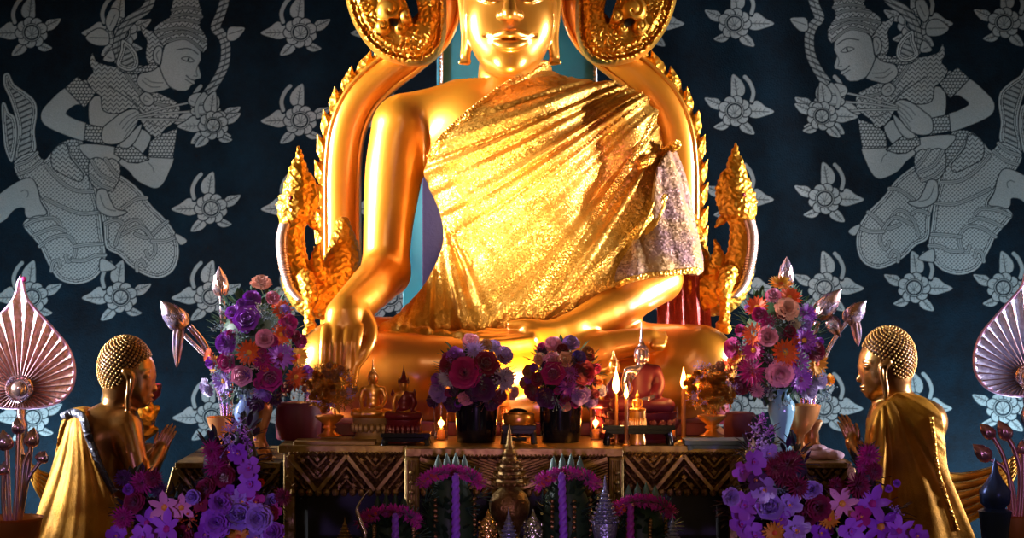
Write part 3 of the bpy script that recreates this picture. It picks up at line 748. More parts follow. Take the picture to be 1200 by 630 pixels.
# ---------------- head
def head():
    f = Field((-.45, -.45, 3.45), (.43, .75, 4.98), .0078)
    c = 597.5
    H = lambda x, y, Y: PB(x, y, Y)
    f.ell(H(c, -20, .16), (.272, .36, .42), .06)
    f.ell(H(c, 22, .05), (.262, .27, .29), .08)
    f.ell(H(c, 55, -.02), (.200, .20, .175), .08)
    f.ell(H(c, 76, -.130), (.085, .075, .062), .04)       # chin
    for sg in (-1, 1): 
        f.ell(H(c+sg*27, 28, -.07), (.105, .10, .14), .07)  # cheeks
        f.chain([H(c+sg*6, -26, -.235), H(c+sg*22, -34, -.215), H(c+sg*42, -22, -.12)], [.018, .020, .012], .03)  # brow
        f.ell(H(c+sg*24, -8, -.150), (.075, .05, .045), .02)   # lid
        f.chain([H(c+sg*9, -2, -.196), H(c+sg*24, 2, -.206), H(c+sg*40, -4, -.150)], [.007, .009, .006], .012)
        f.ell(H(c+sg*9.5, 18, -.262), (.036, .045, .032), .02)  # wing of nose
        f.cone(H(c+sg*6, 24, -.30), H(c+sg*7, 23, -.27), .010, .010, .012, mode='s')
    f.chain([H(c, -28, -.20), H(c, -6, -.250), H(c, 14, -.315)], [.026, .030, .040], .03)
    f.ell(H(c, 17, -.312), (.035, .035, .028), .02)
    # lips
    Ym = -.215
    f.chain([H(c-28, 42, Ym+.065), H(c-20, 42.5, Ym+.02), H(c-11, 40.5, Ym-.020), H(c-4, 38.5, Ym-.042), H(c, 40.2, Ym-.042), H(c+4, 38.5, Ym-.042), H(c+11, 40.5, Ym-.020), H(c+20, 42.5, Ym+.02), H(c+28, 42, Ym+.065)], [.010, .017, .024, .026, .024, .026, .024, .017, .010], .014)
    f.chain([H(c-23, 47, Ym+.045), H(c-12, 51.5, Ym-.010), H(c, 53.5, Ym-.028), H(c+12, 51.5, Ym-.010), H(c+23, 47, Ym+.045)], [.012, .026, .032, .026, .012], .014)
    f.chain([H(c-30, 41.5, Ym+.04), H(c-16, 45.5, Ym-.030), H(c-5, 46, Ym-.062), H(c, 47.5, Ym-.066), H(c+5, 46, Ym-.062), H(c+16, 45.5, Ym-.030), H(c+30, 41.5, Ym+.04)], [.006, .007, .007, .007, .007, .007, .006], .008, mode='s')
    f.chain([H(c-12, 63, Ym-.03), H(c, 65, Ym-.045), H(c+12, 63, Ym-.03)], [.010, .014, .010], .03, mode='s')
    # ears: long pierced lobes
    for sg in (-1, 1):
        x = c+sg*53
        f.chain([H(x-sg*3, -40, .10), H(x+sg*3, -30, .12), H(x+sg*3, -8, .12), H(x+sg*1, 18, .08), H(x-sg*1, 45, .04), H(x-sg*.5, 66, .02)], [.028, .030, .030, .028, .026, .030], .02)
        f.chain([H(x-sg*7, -25, .04), H(x-sg*8, 10, .02), H(x-sg*5.5, 45, .0), H(x-sg*3.5, 64, .0)], [.018, .017, .016, .018], .012)
        f.chain([H(x-sg*3, 72, .01), H(x+sg*5, 73, .0)], [.024, .014], .015)
        f.chain([H(x-sg*3.2, 18, -.05), H(x-sg*2.6, 52, -.05)], [.010, .010], .01, mode='s')
    # neck with rings
    f.cone(H(c, 118, .22), H(c, 60, .17), .205, .175, .05)
    for y, r, yy in ((99, .196, .195), (110, .222, .205)):
        pass
    return f
hf = head(); hd = hf.build('head', M['goldface'], statue, base)
mb = MB()
for (y, rx, ry, dr) in ((100, .198, .188, .016), (112, .240, .215, .018)):
    pts = []
    for i in range(41):
        a = PI + PI*i/40
        p = PB(597.5, y, .19); pts.append(Vector((p.x + rx*math.cos(a), p.y + ry*math.sin(a), p.z - .055*abs(math.sin(a)) + .03)) - base)
    mb.tube(pts, dr, 10)
mb.build('neck_ring', M['goldface'], hd)
# hair cap with snail curls and topknot (above the frame)
hm = MB(); cc = PB(597.5, -28, .20) - base
for i in range(420):
    z = 1-1.25*(i+.5)/420; r = math.sqrt(max(0, 1-z*z)); a = i*2.39996
    d = Vector((r*math.cos(a), r*math.sin(a), z))
    if d.y < -.45 and d.z < .45: continue
    hm.ball(cc + Vector((d.x*.285, d.y*.375, d.z*.44)), .028, 7, 5)
for i in range(60):
    z = 1-(i+.5)/60; r = math.sqrt(1-z*z); a = i*2.39996
    hm.ball(cc + Vector((r*math.cos(a)*.14, r*math.sin(a)*.16, .40+z*.16)), .026, 7, 5)
hm.build('hair_curls', M['curl'], hd)
# ---------------- robe
def foldfn(X, Z, Y):
    px0, pz0 = PB(868, 40, 0).x, PB(868, 40, 0).z
    th = np.arctan2(pz0 - Z, px0 - X); r = np.sqrt((X-px0)**2 + (Z-pz0)**2)
    a = fbm1(th*19 + .25*np.sin(r*3.1) + 3, 5, 3)
    b = fbm1(th*44 + .6*np.sin(r*2.2), 9, 2)
    f1 = (np.abs(a-.5)*2)**.8*.062 + b*.012
    qx, qz = PB(512, 235, 0).x, PB(512, 235, 0).z
    th2 = np.arctan2(X-qx, qz-Z); r2 = np.sqrt((X-qx)**2+(Z-qz)**2)
    f2 = (fbm1(th2*14+2, 12, 3))*.060
    w = np.clip(1.3 - np.abs(X-PB(500, 0, 0).x)/.36, 0, 1)*np.clip((qz-Z)/.3, 0, 1)
    cen = np.clip(1 - ((X-.03)/.55)**2 - ((Z-2.85)/.42)**2, 0, 1)     # smoother, stretched over the chest
    return (f1*(1-w) + f2*w)*(1-.55*cen)
def robe():
    f = Field((-.98, -1.05, 1.72), (1.25, .82, 3.90), .0125)
    torso(f, .035)
    f.ell(PB(552, 197, .0), (.27, .17, .24), .14); f.ell(PB(646, 197, .0), (.27, .17, .25), .14)
    f.ell(PB(600, 250, .02), (.42, .24, .42), .15)
    f.chain([PB(728, 150, .20), PB(742, 215, .18), PB(752, 280, .08)], [.215, .23, .24], .12)
    f.cone(PB(740, 250, .10), PB(690, 330, -.12), .22, .20, .15)
    f.cone(PB(690, 320, -.10), PB(610, 372, -.30), .21, .13, .12)       # sleeve edge over the forearm
    f.cone(PB(640, 290, .0), PB(560, 380, -.26), .28, .16, .15)
    f.cone(PB(530, 300, .05), PB(500, 385, -.16), .16, .14, .15)
    f.cone(PB(500, 378, -.18), PB(455, 388, -.40), .12, .07, .12)
    f.chain([PB(470, 392, -.42), PB(530, 398, -.52), PB(580, 402, -.55)], [.06, .06, .04], .08)
    X = f.ax[0][:, None, None]; Y = f.ax[1][None, :, None]; Z = f.ax[2][None, None, :]
    XX = X[:, :, 0]; ZZ = Z[0, :, :]
    fold = foldfn(X + 0*Z, Z + 0*X, 0)
    f.F = f.F - (fold - .030)
    poly = [(497, 208), (500, 190), (512, 164), (545, 132), (585, 100), (618, 82), (640, 66), (660, 72), (700, 82), (740, 96), (775, 122), (800, 170), (812, 250), (822, 330), (770, 322), (722, 334), (672, 362), (640, 382), (604, 392), (560, 404), (500, 404), (446, 398), (440, 392), (456, 372), (488, 346), (508, 315), (520, 280), (514, 245)]
    A = smooth_path(XZ(poly, -.05), 3, True)
    sd = sd2(A, X[:, 0, :], Z[:, 0, :])[:, None, :]
    f.F = np.maximum(f.F, sd)
    # open back of the underside: keep only a shell in front of the legs
    return f
rf = robe(); rb = rf.build('robe', M['robe'], statue, base)
# lookup of the robe surface depth for trims
def surf(f, x, z, off=.0):
    i = int(round((x-f.lo[0])/f.h)); k = int(round((z-f.lo[2])/f.h))
    i = min(max(i, 0), f.F.shape[0]-1); k = min(max(k, 0), f.F.shape[2]-1)
    col = f.F[i, :, k]; q = np.where(col < 0)[0]
    return (f.lo[1] + f.h*q[0] if len(q) else None)
def on(f, px, py, off=-.012):
    Y = -.1
    for _ in range(3):
        p = PB(px, py, Y); y = surf(f, p.x, p.z)
        if y is None: return None
        Y = y
    p = PB(px, py, Y); p.y += off; return p
def trim_on(f, pts, name, m, w, parent, n=10, flat=.4, off=-.006, teeth=False):
    L = []
    for q in smooth_path(pts, n):
        p = on(f, q[0], q[1], off)
        if p is not None: L.append(p - base)
    if len(L) < 3: return
    ys = [p.y for p in L]
    for i in range(1, len(L)-1): L[i].y = (ys[i-1]+ys[i]+ys[i+1])/3
    mb = MB(); mb.tube(L, w, 8, flat=flat, up=Vector((0, 1, 0)))
    if teeth:
        for i in range(1, len(L)-1):
            t = (L[i+1]-L[i-1]).normalized(); nrm = Vector((-t.z, 0, t.x))
            if nrm.z < 0: nrm = -nrm
            mb.ball(L[i] + nrm*w*.9, w*.45, 6, 4)
    return mb.build(name, m, parent)
trim_on(rf, [(504, 186), (516, 166), (545, 138), (585, 106), (618, 88), (640, 74)], 'neckline_lace', M['robeedge'], .020, rb, 12, teeth=True)
trim_on(rf, [(768, 128), (745, 180), (700, 250), (640, 330), (585, 384), (545, 396)], 'robe_border', M['robeedge'], .026, rb, 10, flat=.25)
trim_on(rf, [(796, 205), (765, 250), (715, 300), (665, 345), (612, 386)], 'robe_border', M['robeedge'], .022, rb, 10, flat=.25)
trim_on(rf, [(450, 390), (500, 397), (560, 398), (600, 390), (640, 377), (672, 358)], 'robe_hem', M['robeedge'], .020, rb, 10)
# ---------------- lavender net shawl falling over the arm
def shawl():
    f = Field((.55, -.60, 2.30), (1.28, .70, 3.72), .0115)
    g = .27
    f.chain([PB(728, 155, .20), PB(752, 215, .18), PB(765, 280, .10), PB(770, 330, .02)], [.235, .27, .285, .30], .12)
    f.cone(PB(770, 320, .0), PB(735, 335, -.12), .25, .20, .12)
    X = f.ax[0][:, None, None]; Z = f.ax[2][None, None, :]; Y = f.ax[1][None, :, None]
    px0, pz0 = PB(770, 60, 0).x, PB(770, 60, 0).z
    th = np.arctan2(X+0*Y-px0 + .35*Y, pz0-Z+0*Y)
    f.F = f.F - (fbm1(th*16+5, 21, 2)*.045-.02)
    A = smooth_path(XZ([(770, 196), (792, 172), (806, 205), (816, 260), (823, 318), (790, 320), (745, 326), (716, 338), (690, 350), (716, 306), (756, 254)], -.05), 3, True)
    sd = sd2(A, X[:, 0, :], Z[:, 0, :])[:, None, :]
    f.F = np.maximum(f.F, sd); return f
sf = shawl(); sh = sf.build('shawl', M['shawl'], rb, base)
def hang(pts, name, m, w, parent, f, **k): return trim_on(f, pts, name, m, w, parent, **k)
trim_on(sf, [(700, 345), (722, 334), (748, 325), (790, 319), (821, 316)], 'shawl_hem', M['robeedge'], .018, rb, 8)
mb = MB()   # gold fringe at the top of the shawl
L = [on(rf, *q) for q in ((750, 192), (762, 186), (775, 180), (786, 173))]
L = [p-base for p in L if p is not None] + [PB(795, 168, .02)-base]
mb.tube(smooth_path([tuple(v) for v in L], 5), .026, 8)
for v in smooth_path([tuple(v) for v in L], 8): mb.ball((v[0], v[1]-.012, v[2]-.022), .013, 6, 4)
mb.build('shawl_fringe', M['robeedge'], rb)
# end of the robe hanging behind the knee
def hangcloth():
    mb = MB(); vs = []; fs = []; nx, nz = 26, 14
    for side in (0, 1):
        for j in range(nz):
            for i in range(nx):
                u = i/(nx-1); v = j/(nz-1)
                px = 770+ (58+6*v)*u ; py = 318+ (66+ (6 if i % 2 else 0)*(v > .95))*v
                vs.append(PB(px, py, .20 + .03*math.sin(u*22+v) + .02*side) - base)
        o = side*nx*nz
        for j in range(nz-1):
            for i in range(nx-1):
                a = o+j*nx+i; q = (a, a+1, a+nx+1, a+nx); fs.append(q if side else q[::-1])
    mb.add(vs, fs); return mb.build('robe_tail', M['redcloth'], rb)
hangcloth()
# ================================================================== THRONE BACK: turquoise panel
t = thing('backrest_screen', 'flat turquoise screen with a silver beaded edge behind the big statue', 'screen', P(608, 400, .95))
b0 = t.location
m = MB(); a = P(512, 0, .95); b = P(700, 0, .95); m.box(((a.x+b.x)/2 - b0.x, 0, (4.6+AT)/2-b0.z+.1), (b.x-a.x, .03, 4.4-AT)); m.build('board', M['turq'], t, smooth=False)
for px in (516, 696):
    m = MB(); x = P(px, 0, .95).x - b0.x
    for i in range(110): m.ball((x, -.025, AT+.2+i*.025-b0.z), .011, 6, 4)
    m.tube([(x+.012, -.022, AT+.1-b0.z), (x+.012, -.022, 4.55-b0.z)], .010, 6)
    m.build('beaded_edge', M['silver'], t)
m = MB(); x0 = P(472, 0, .9).x-b0.x; x1 = P(500, 0, .9).x-b0.x; zt_ = P(0, 205, .9).z; m.box(((x0+x1)/2, -.03, (zt_+AT)/2-b0.z), (x1-x0, .03, zt_-AT-.06)); m.build('lower_board', M['turq'], t, smooth=False)
m = MB(); x0 = P(497, 0, .9).x-b0.x; x1 = P(516, 0, .9).x-b0.x; m.box(((x0+x1)/2+.02, -.06, (3.4+AT)/2-b0.z+.03), (x1-x0+.06, .03, 3.40-AT)); m.build('violet_strip', M['violet'], t, smooth=False)
# ================================================================== ARCH ARMS WITH CURLED ORNAMENTS
def arch(sg, label, lab2):
    mp = lambda x: x if sg < 0 else 1198-x
    t = thing('throne_arch', label, 'throne arch', P(mp(400), 470, .62), 'arms of the golden throne arch')
    b0 = t.location.copy(); b0.z = AT; t.location = b0; Y = .62
    path = [(404, 487), (403, 420), (402, 330), (401, 240), (402, 190), (408, 150), (424, 116), (450, 90), (482, 66), (508, 42), (520, 10), (520, -40)]
    pts = smooth_path([tuple(P(mp(x), y, Y)-b0) for x, y in path], 8)
    N = len(pts)
    rad = [.118 if i < N*.55 else .118-.02*(i-N*.55)/(N*.45) for i in range(N)]
    m = MB(); m.tube(pts, rad, 24, flat=.75)
    m.build('arm', M['gold'], t)
    m = MB()   # raised mouldings along both edges
    for off in (-.098, .098):
        L = []
        for i in range(1, N-1):
            tv = Vector(pts[i+1]) - Vector(pts[i-1]); tv.normalize(); nn = Vector((tv.z, 0, -tv.x))
            L.append(Vector(pts[i]) + nn*off + Vector((0, -.05, 0)))
        m.tube(L, .016, 8)
    m.build('moulding', M['goldface'], t)
    # flame crest on the outer side
    m = MB(); acc = 0; last = None; k = 0
    for i in range(14, N-18):
        p = Vector(pts[i]); 
        if last is not None: acc += (p-last).length
        last = p
        if acc < .118: continue
        acc = 0; k += 1
        tv = Vector(pts[i+1]) - Vector(pts[i-1]); tv.normalize()
        nn = Vector((-tv.z, 0, tv.x));
        if nn.x*sg < 0: nn = -nn
        A = p + nn*.095; 
        T = [A - tv*.060 - nn*.03, A - tv*.052 + nn*.045, A - tv*.010 + nn*.070, A + nn*.078+tv*.098, A + nn*.040 + tv*.070, A + tv*.054 - nn*.03]
        vs = [q + Vector((0, -.03, 0)) for q in T] + [q + Vector((0, .03, 0)) for q in T]
        c = sum(T, Vector())/6; vs += [c + Vector((0, -.055, 0)), c + Vector((0, .055, 0))]
        fs = []
        for j in range(6):
            q = (j+1) % 6; fs += [(j, q, q+6, j+6), (j, 12, q), (j+6, q+6, 13)]
        m.add(vs, fs)
    L = []
    for i in range(10, N-16):
        tv = Vector(pts[i+1]) - Vector(pts[i-1]); tv.normalize(); nn = Vector((-tv.z, 0, tv.x))
        if nn.x*sg < 0: nn = -nn
        L.append(Vector(pts[i]) + nn*.118)
    m.tube(L, .026, 10)
    m.build('flame_crest', M['goldcarve'], t, smooth=False)
    # curled scroll ornament
    h = .0066; c0 = P(mp(464), 0, .5)
    f = Field((c0.x-.42, .28, 3.72), (c0.x+.42, .80, 4.62), h)
    outer = [(404, -10), (412, 22), (424, 45), (440, 62), (457, 72), (480, 77), (498, 75), (510, 68), (519, 54), (523, 35), (523, 0), (520, -40), (500, -75), (460, -92), (420, -75), (404, -45)]
    hole = [(468, -12), (476, 2), (481, 16), (486, 31), (491, 22), (490, 8), (486, -4), (478, -14)]
    hole2 = [(457, 27), (462, 25), (467, 27), (467, 34), (461, 33)]
    X = f.ax[0][:, None]; Z = f.ax[2][None, :]
    pw = lambda L: smooth_path(XZ([(mp(x), y) for x, y in L], .5), 4, True)
    so = sd2(pw(outer), X, Z); s1 = sd2(pw(hole), X, Z); s2 = sd2(pw(hole2), X, Z)
    s = np.maximum(np.maximum(so, -s1), -s2)
    # carved relief: rim, beads, scrollwork
    e = -so
    rel = np.where(e < .03, .045, .0) + .022*np.clip(1-np.abs(e-.05)/.018, 0, 1)
    u = (X - c0.x)*1.0; w = (Z-c0.z)*1.0
    rel = rel + .015*np.sin(u*98+2.4*np.sin(w*52))*np.sin(w*92+2.4*np.sin(u*57)) + .008*np.sin(u*170+w*60)*np.sin(w*165-u*50)
    be = np.clip(1-np.abs(e-.085)/.014, 0, 1)*(.5+.5*np.sin(np.arctan2(w+.1, u)*70)); rel = rel + .022*be - .02*np.clip(1-np.abs(e-.066)/.006, 0, 1)
    for (sx, sy, sr) in ((458, 15, .085), (478, 22, .05), (450, 34, .05), (470, 36, .04)):
        q = P(mp(sx), sy, .5); r = np.sqrt((X-q.x)**2+(Z-q.z)**2); rel = np.maximum(rel, .06*np.clip(1-(r/sr)**2, 0, 1)**.5 if True else 0)
        a = np.arctan2(Z-q.z, X-q.x); rel = rel - .02*np.clip(1-np.abs((r/sr*2 - (a/PI))%2-1)/.35, 0, 1)*(r < sr)
    th = np.minimum(.075 + np.clip(e, 0, .08)*.9, .15) + rel*np.clip(e/.015, 0, 1)
    Yv = f.ax[1][None, :, None] - .52
    d = np.maximum(s[:, None, :], np.abs(Yv) - th[:, None, :]); d = np.clip(d*.7, -.2, .2)
    f.F = d.astype(np.float32)
    f.build('scroll_ornament', M['scroll'], t, b0)
arch(-1, 'left golden arch arm of the throne with flame crest and big carved scroll', '')
arch(1, 'right golden arch arm of the throne with flame crest and big carved scroll', '')
# ================================================================== NAGA SERPENT HEADS
M['belly'] = mat('rose_gold_plates', (.62, .42, .34), .85, .38)
def naga(sg, label):
    mp = (lambda x, y: (x, y)) if sg < 0 else (lambda x, y: (1212-x, y-4))
    Q = lambda x, y, Y: P(*mp(x, y), Y)
    t = thing('serpent_head', label, 'serpent figure', (0, 0, 0), 'crested golden serpents at the foot of the throne')
    b0 = Q(352, 392, .2); b0.z = AT; t.location = b0
    lo = Vector((min(Q(322, 0, .3).x, Q(424, 0, .3).x)-.06, -.12, Q(0, 400, .1).z)); hi = Vector((max(Q(322, 0, .3).x, Q(424, 0, .3).x)+.06, .70, Q(0, 165, .3).z+.05))
    f = Field(lo, hi, .0075)
    f.chain([Q(402, 262, .45), Q(402, 300, .40), Q(394, 332, .34), Q(374, 350, .28), Q(354, 338, .24), Q(344, 306, .22), Q(341, 275, .22), Q(346, 248, .22)], [.045, .105, .130, .125, .105, .090, .080, .085], .04)
    # head
    f.ell(Q(347, 246, .21), (.085, .085, .080), .03)
    f.chain([Q(344, 240, .20), Q(335, 243, .19), Q(329, 240, .19)], [.050, .036, .026], .02)      # upper snout, curled up
    f.chain([Q(331, 238, .19), Q(328, 230, .19)], [.020, .012], .015)
    f.chain([Q(343, 256, .20), Q(334, 258, .19), Q(329, 254, .19)], [.036, .026, .016], .015)     # lower jaw
    f.ell(Q(341, 232, .15), (.024, .02, .020), .012)                                             # eye
    # tall crest tapering to a point, flame teeth along its edges
    f.chain([Q(347, 246, .22), Q(350, 224, .22), Q(351, 200, .22), Q(350, 171, .22)], [.108, .090, .052, .006], .02)
    f.chain([Q(360, 250, .22), Q(367, 225, .22), Q(363, 205, .22)], [.05, .035, .01], .02)
    for (x, y, x2, y2) in ((338, 226, 334, 212), (342, 210, 340, 198), (345, 196, 344, 186), (368, 232, 372, 244), (364, 212, 368, 222), (366, 262, 374, 270), (338, 270, 330, 276), (336, 290, 329, 296), (337, 310, 331, 318)):
        f.chain([Q(x, y, .2), Q(x2, y2, .2)], [.028, .006], .015)
    # inner curl and chest flame
    f.chain([Q(378, 325, .22), Q(372, 312, .20), Q(371, 298, .20), Q(374, 285, .2)], [.05, .045, .03, .008], .02)
    # front leg
    f.chain([Q(358, 325, .12), Q(364, 345, .08), Q(362, 362, .08), Q(364, 382, .07)], [.055, .048, .030, .036], .03)
    f.chain([Q(366, 386, .04), Q(360, 389, -.01)], [.040, .030], .02)
    gx = f.ax[0][:, None, None]; gy = f.ax[1][None, :, None]; gz = f.ax[2][None, None, :]
    f.F = f.F - (.0045*np.sin(gx*95+1.8*np.sin(gz*60))*np.sin(gz*100+1.8*np.sin(gx*48)) + .003*np.sin(gz*190+gx*60)*np.sin(gx*175)).astype(np.float32)
    V, Fc = f.poly()
    me = np_mesh('serpent_body', V-np.array(b0, dtype=np.float32), Fc, M['goldcarve']); bd = obj('serpent_body', me, t)
    m = MB(); q = Q(341, 232, .128)-b0; m.ball(q, .014, 8, 6); m.build('eye', M['darkred'], t)
    m = MB()     # belly plates up the throat
    L = smooth_path([tuple(Q(x, y, .13)-b0) for x, y in ((352, 350), (340, 335), (332, 306), (330, 280), (334, 262))], 10)
    for i, v in enumerate(L[:-1]):
        m.ball(v, .040, 8, 5, (.9, .8, .40))
    m.build('belly_plates', M['belly'], t)
    m = MB(); q = Q(388, 395, .2)-b0; m.lathe([(.10, 0), (.12, .03), (.08, .06), (.06, .20), (.05, .34)], (q.x*.5, .12, 0), 16); m.build('support', M['maroon'], t)
naga(-1, 'crested golden serpent figure rearing up left of the big statue')
naga(1, 'crested golden serpent figure rearing up right of the big statue')
# ================================================================== KNEELING ATTENDANTS
M['hairdark'] = mat('attendant_hair_ground', (.10, .045, .02), .5, .45)
def attendant(sg, label):
    # pixel helper: the right one mirrors the left one
    mp = (lambda x, y: (x, y)) if sg < 0 else (lambda x, y: (1188-x, y-11))
    Yc = -.55
    def Q(x, y, d=0): return P(*mp(x, y), Yc+d)
    t = thing('kneeling_attendant', label, 'statue')
    b0 = Q(105, 700); t.location = b0
    xa, xb = sorted((Q(15, 0).x, Q(215, 0).x))
    f = Field((xa, Yc-.40, b0.z), (xb, Yc+.38, Q(0, 388).z), .0056)
    # head
    f.ell(Q(147, 431), (.150, .135, .178), .03); f.ell(Q(158, 446), (.108, .105, .140), .05)
    f.ell(Q(168, 468), (.042, .055, .045), .03); f.cone(Q(173, 428), Q(177, 440), .030, .022, .03)
    f.chain([Q(174, 438), Q(178, 448), Q(181, 455)], [.012, .015, .018], .015)
    f.ell(Q(176, 463.5), (.022, .035, .011), .008); f.ell(Q(175.5, 468), (.020, .032, .011), .008)
    f.cone(Q(178, 466, -.05), Q(178, 466, .05), .003, .003, .006, mode='s')
    f.ell(Q(171, 441, -.075), (.022, .022, .011), .01); f.cone(Q(167, 436, -.095), Q(175, 434, -.06), .007, .006, .012)
    # ear
    for d in (-.135, .135):
        f.chain([Q(147, 435, d*.98), Q(153, 442, d*1.0), Q(152.5, 454, d*.98), Q(150, 466, d*.93), Q(150, 477, d*.88)], [.024, .024, .020, .018, .014], .010)
        f.cone(Q(151, 443, d*1.17), Q(150.5, 458, d*1.13), .011, .008, .008, mode='s')
    f.chain([Q(141, 458), Q(138, 480), Q(132, 497)], [.095, .088, .12], .04)
    # shoulders and trunk, leaning forward
    if sg < 0:
        f.cone(Q(100, 506, .05), Q(146, 502, -.03), .10, .095, .07)
    else:
        f.cone(Q(100, 503, -.02), Q(150, 500, .02), .10, .10, .08)
    f.cone(Q(122, 515), Q(114, 600), .165, .175, .10)
    f.cone(Q(114, 600), Q(104, 700), .185, .26, .10)
    f.cone(Q(104, 690, -.08), Q(175, 695, -.05), .17, .15, .10)
    # near arm
    if sg < 0:
        f.chain([Q(148, 502, -.09), Q(156, 530, -.14), Q(164, 566, -.15)], [.088, .072, .058], .04)
        f.chain([Q(164, 568, -.15), Q(176, 550, -.10), Q(188, 527, -.03)], [.060, .052, .036], .02)
        f.chain([Q(130, 510, .12), Q(160, 545, .16), Q(187, 527, .05)], [.07, .055, .036], .03)
    else:
        f.chain([Q(148, 502, -.05), Q(152, 535, -.14), Q(160, 566, -.14)], [.085, .072, .058], .04)
        f.chain([Q(160, 568, -.14), Q(175, 552, -.08), Q(190, 530, -.02)], [.060, .052, .036], .02)
        f.chain([Q(130, 510, .14), Q(160, 545, .14), Q(190, 528, .05)], [.07, .055, .036], .03)
    # joined hands: two palms, five fingers each
    for d, s2 in ((-.016, -1), (.016, 1)):
        f.chain([Q(187, 533, d*1.5), Q(189, 524, d)], [.036, .026], .015)
        f.ell(Q(189, 523, d), (.044, .013, .050), .010)
        for i, (q, L) in enumerate(((-6.4, .86), (-2.2, 1.0), (2.0, .98), (6.0, .80))):
            ax, ay = 190.5+q*.83, 519+q*.55; tx, ty = ax+.53*25*L, ay-.85*25*L
            f.chain([Q(ax-1, ay+5, d), Q((ax+tx)/2, (ay+ty)/2, d*1.05), Q(tx, ty, d*.7)], [.0105, .0092, .0062], .002)
        f.chain([Q(183, 526, d), Q(182, 516, d*1.5), Q(185, 507, d*1.3)], [.014, .010, .007], .004)
    zc = b0.z+.01; f.F = np.maximum(f.F, zc - f.ax[2][None, None, :])
    bd = f.build('body', M['bronze'], t, b0)
    # hair: rows of small curls
    m = MB(); c = Q(147, 431)
    for i in range(860):
        z = 1-2*(i+.5)/860; r = math.sqrt(1-z*z); a = i*2.39996
        p = c + Vector((r*math.cos(a)*.154, r*math.sin(a)*.140, z*.182))
        px = 600+(p.x)/S(p.y); py = 315-(p.z-CAMZ)/S(p.y)
        if sg > 0: px = 1188-px; py += 11
        hair = (py < 416+(178-px)*.80 and px > 152) or (px <= 152 and py < 438 + (152-px)*.9 and py < 466)
        if hair: m.ball(p-b0, .0076, 7, 5)
    hc = m.build('hair_curls', M['curl'], bd)
    hf_ = Field(c-Vector((.2, .2, .22)), c+Vector((.2, .2, .22)), .006); hf_.ell(c, (.1525, .1385, .1805), .001)
    hx = hf_.ax[0][:, None]; hz = hf_.ax[2][None, :]
    hp = [((mp(x, y)[0]-600)*S(Yc), CAMZ+(315-mp(x, y)[1])*S(Yc)) for x, y in ((106, 378), (192, 378), (182, 414), (166, 426), (153, 436), (149, 446), (147, 466), (118, 466), (104, 440))]
    hf_.F = np.maximum(hf_.F, sd2(hp, hx, hz)[:, None, :]); hf_.build('hair_ground', M['hairdark'], hc, b0)
    # robe
    g = Field((xa-.1, Yc-.60, b0.z), (xb+.1, Yc+.55, Q(0, 460).z), .0085)
    if sg < 0:
        g.cone(Q(100, 506, .05), Q(128, 506, .0), .125, .12, .07)
        g.cone(Q(122, 515), Q(114, 600), .195, .205, .10)
        g.cone(Q(96, 510, .05), Q(66, 640, .0), .12, .20, .10); g.cone(Q(66, 640), Q(60, 720), .21, .26, .05)
        g.cone(Q(114, 600), Q(125, 720, -.05), .22, .32, .10)
        g.cone(Q(120, 640, -.08), Q(185, 695, -.08), .17, .18, .12)
        poly = [(74, 486), (86, 478), (104, 480), (108, 500), (114, 522), (124, 548), (138, 574), (148, 590), (172, 600), (205, 640), (210, 720), (10, 720), (36, 640), (58, 560), (72, 505)]
    else:
        g.cone(Q(98, 504, -.03), Q(154, 498, -.03), .125, .115, .08)
        g.cone(Q(145, 478, -.02), Q(118, 500, -.05), .085, .11, .06)
        g.chain([Q(152, 500, -.08), Q(160, 540, -.14), Q(168, 590, -.16), Q(178, 650, -.12)], [.115, .11, .11, .14], .06)
        g.cone(Q(120, 515), Q(112, 600), .20, .21, .10)
        g.cone(Q(110, 520, -.04), Q(72, 660, -.02), .14, .22, .10); g.cone(Q(72, 640), Q(66, 720), .20, .26, .06)
        g.cone(Q(112, 600), Q(125, 720, -.05), .24, .32, .10)
        poly = [(152, 478), (166, 490), (176, 520), (178, 560), (182, 600), (200, 640), (205, 720), (20, 720), (48, 650), (68, 600), (84, 560), (88, 520), (92, 494), (108, 476), (128, 470), (142, 470)]
    X = g.ax[0][:, None]; Z = g.ax[2][None, :]
    p0 = Q(*( (92, 470) if sg < 0 else (160, 470)))
    th = np.arctan2(X-p0.x, p0.z-Z+.05)
    fo = (fbm1(th*(7 if sg < 0 else 9)+9+1.2*(p0.z-Z), 4 if sg < 0 else 31, 3)-.45)*.050 + .006*np.sin(th*30+(p0.z-Z)*6)
    fo = fo*np.clip((p0.z-Z)/.25, .15, 1)
    g.F = g.F - fo[:, None, :]
    A = smooth_path([((mp(x, y)[0]-600)*S(Yc), CAMZ+(315-mp(x, y)[1])*S(Yc)) for x, y in poly], 4, True)
    sd = sd2(A, X, Z)[:, None, :]; g.F = np.maximum(g.F, sd)
    g.F = np.maximum(g.F, b0.z+.005 - g.ax[2][None, None, :])
    rb = g.build('robe', M['cloak'], t, b0)
    def ong(px, py, off=-.010):
        Y = Yc-.1
        for _ in range(3):
            q = P(*mp(px, py), Y); y = surf(g, q.x, q.z); y2 = surf(f, q.x, q.z)
            y = y2 if y is None else (y if y2 is None else min(y, y2))
            if y is None: return None
            Y = y
        q = P(*mp(px, py), Y); q.y += off; return q
    hem = [(78, 487), (92, 482), (102, 487), (108, 505), (115, 526), (125, 550), (139, 575)] if sg < 0 else [(93, 497), (90, 520), (86, 556), (76, 590), (62, 630)]
    L = [ong(*(q[0]-5 if sg < 0 else q[0]+4, q[1]+2)) for q in smooth_path(hem, 6)]
    L = [q-b0 for q in L if q is not None]
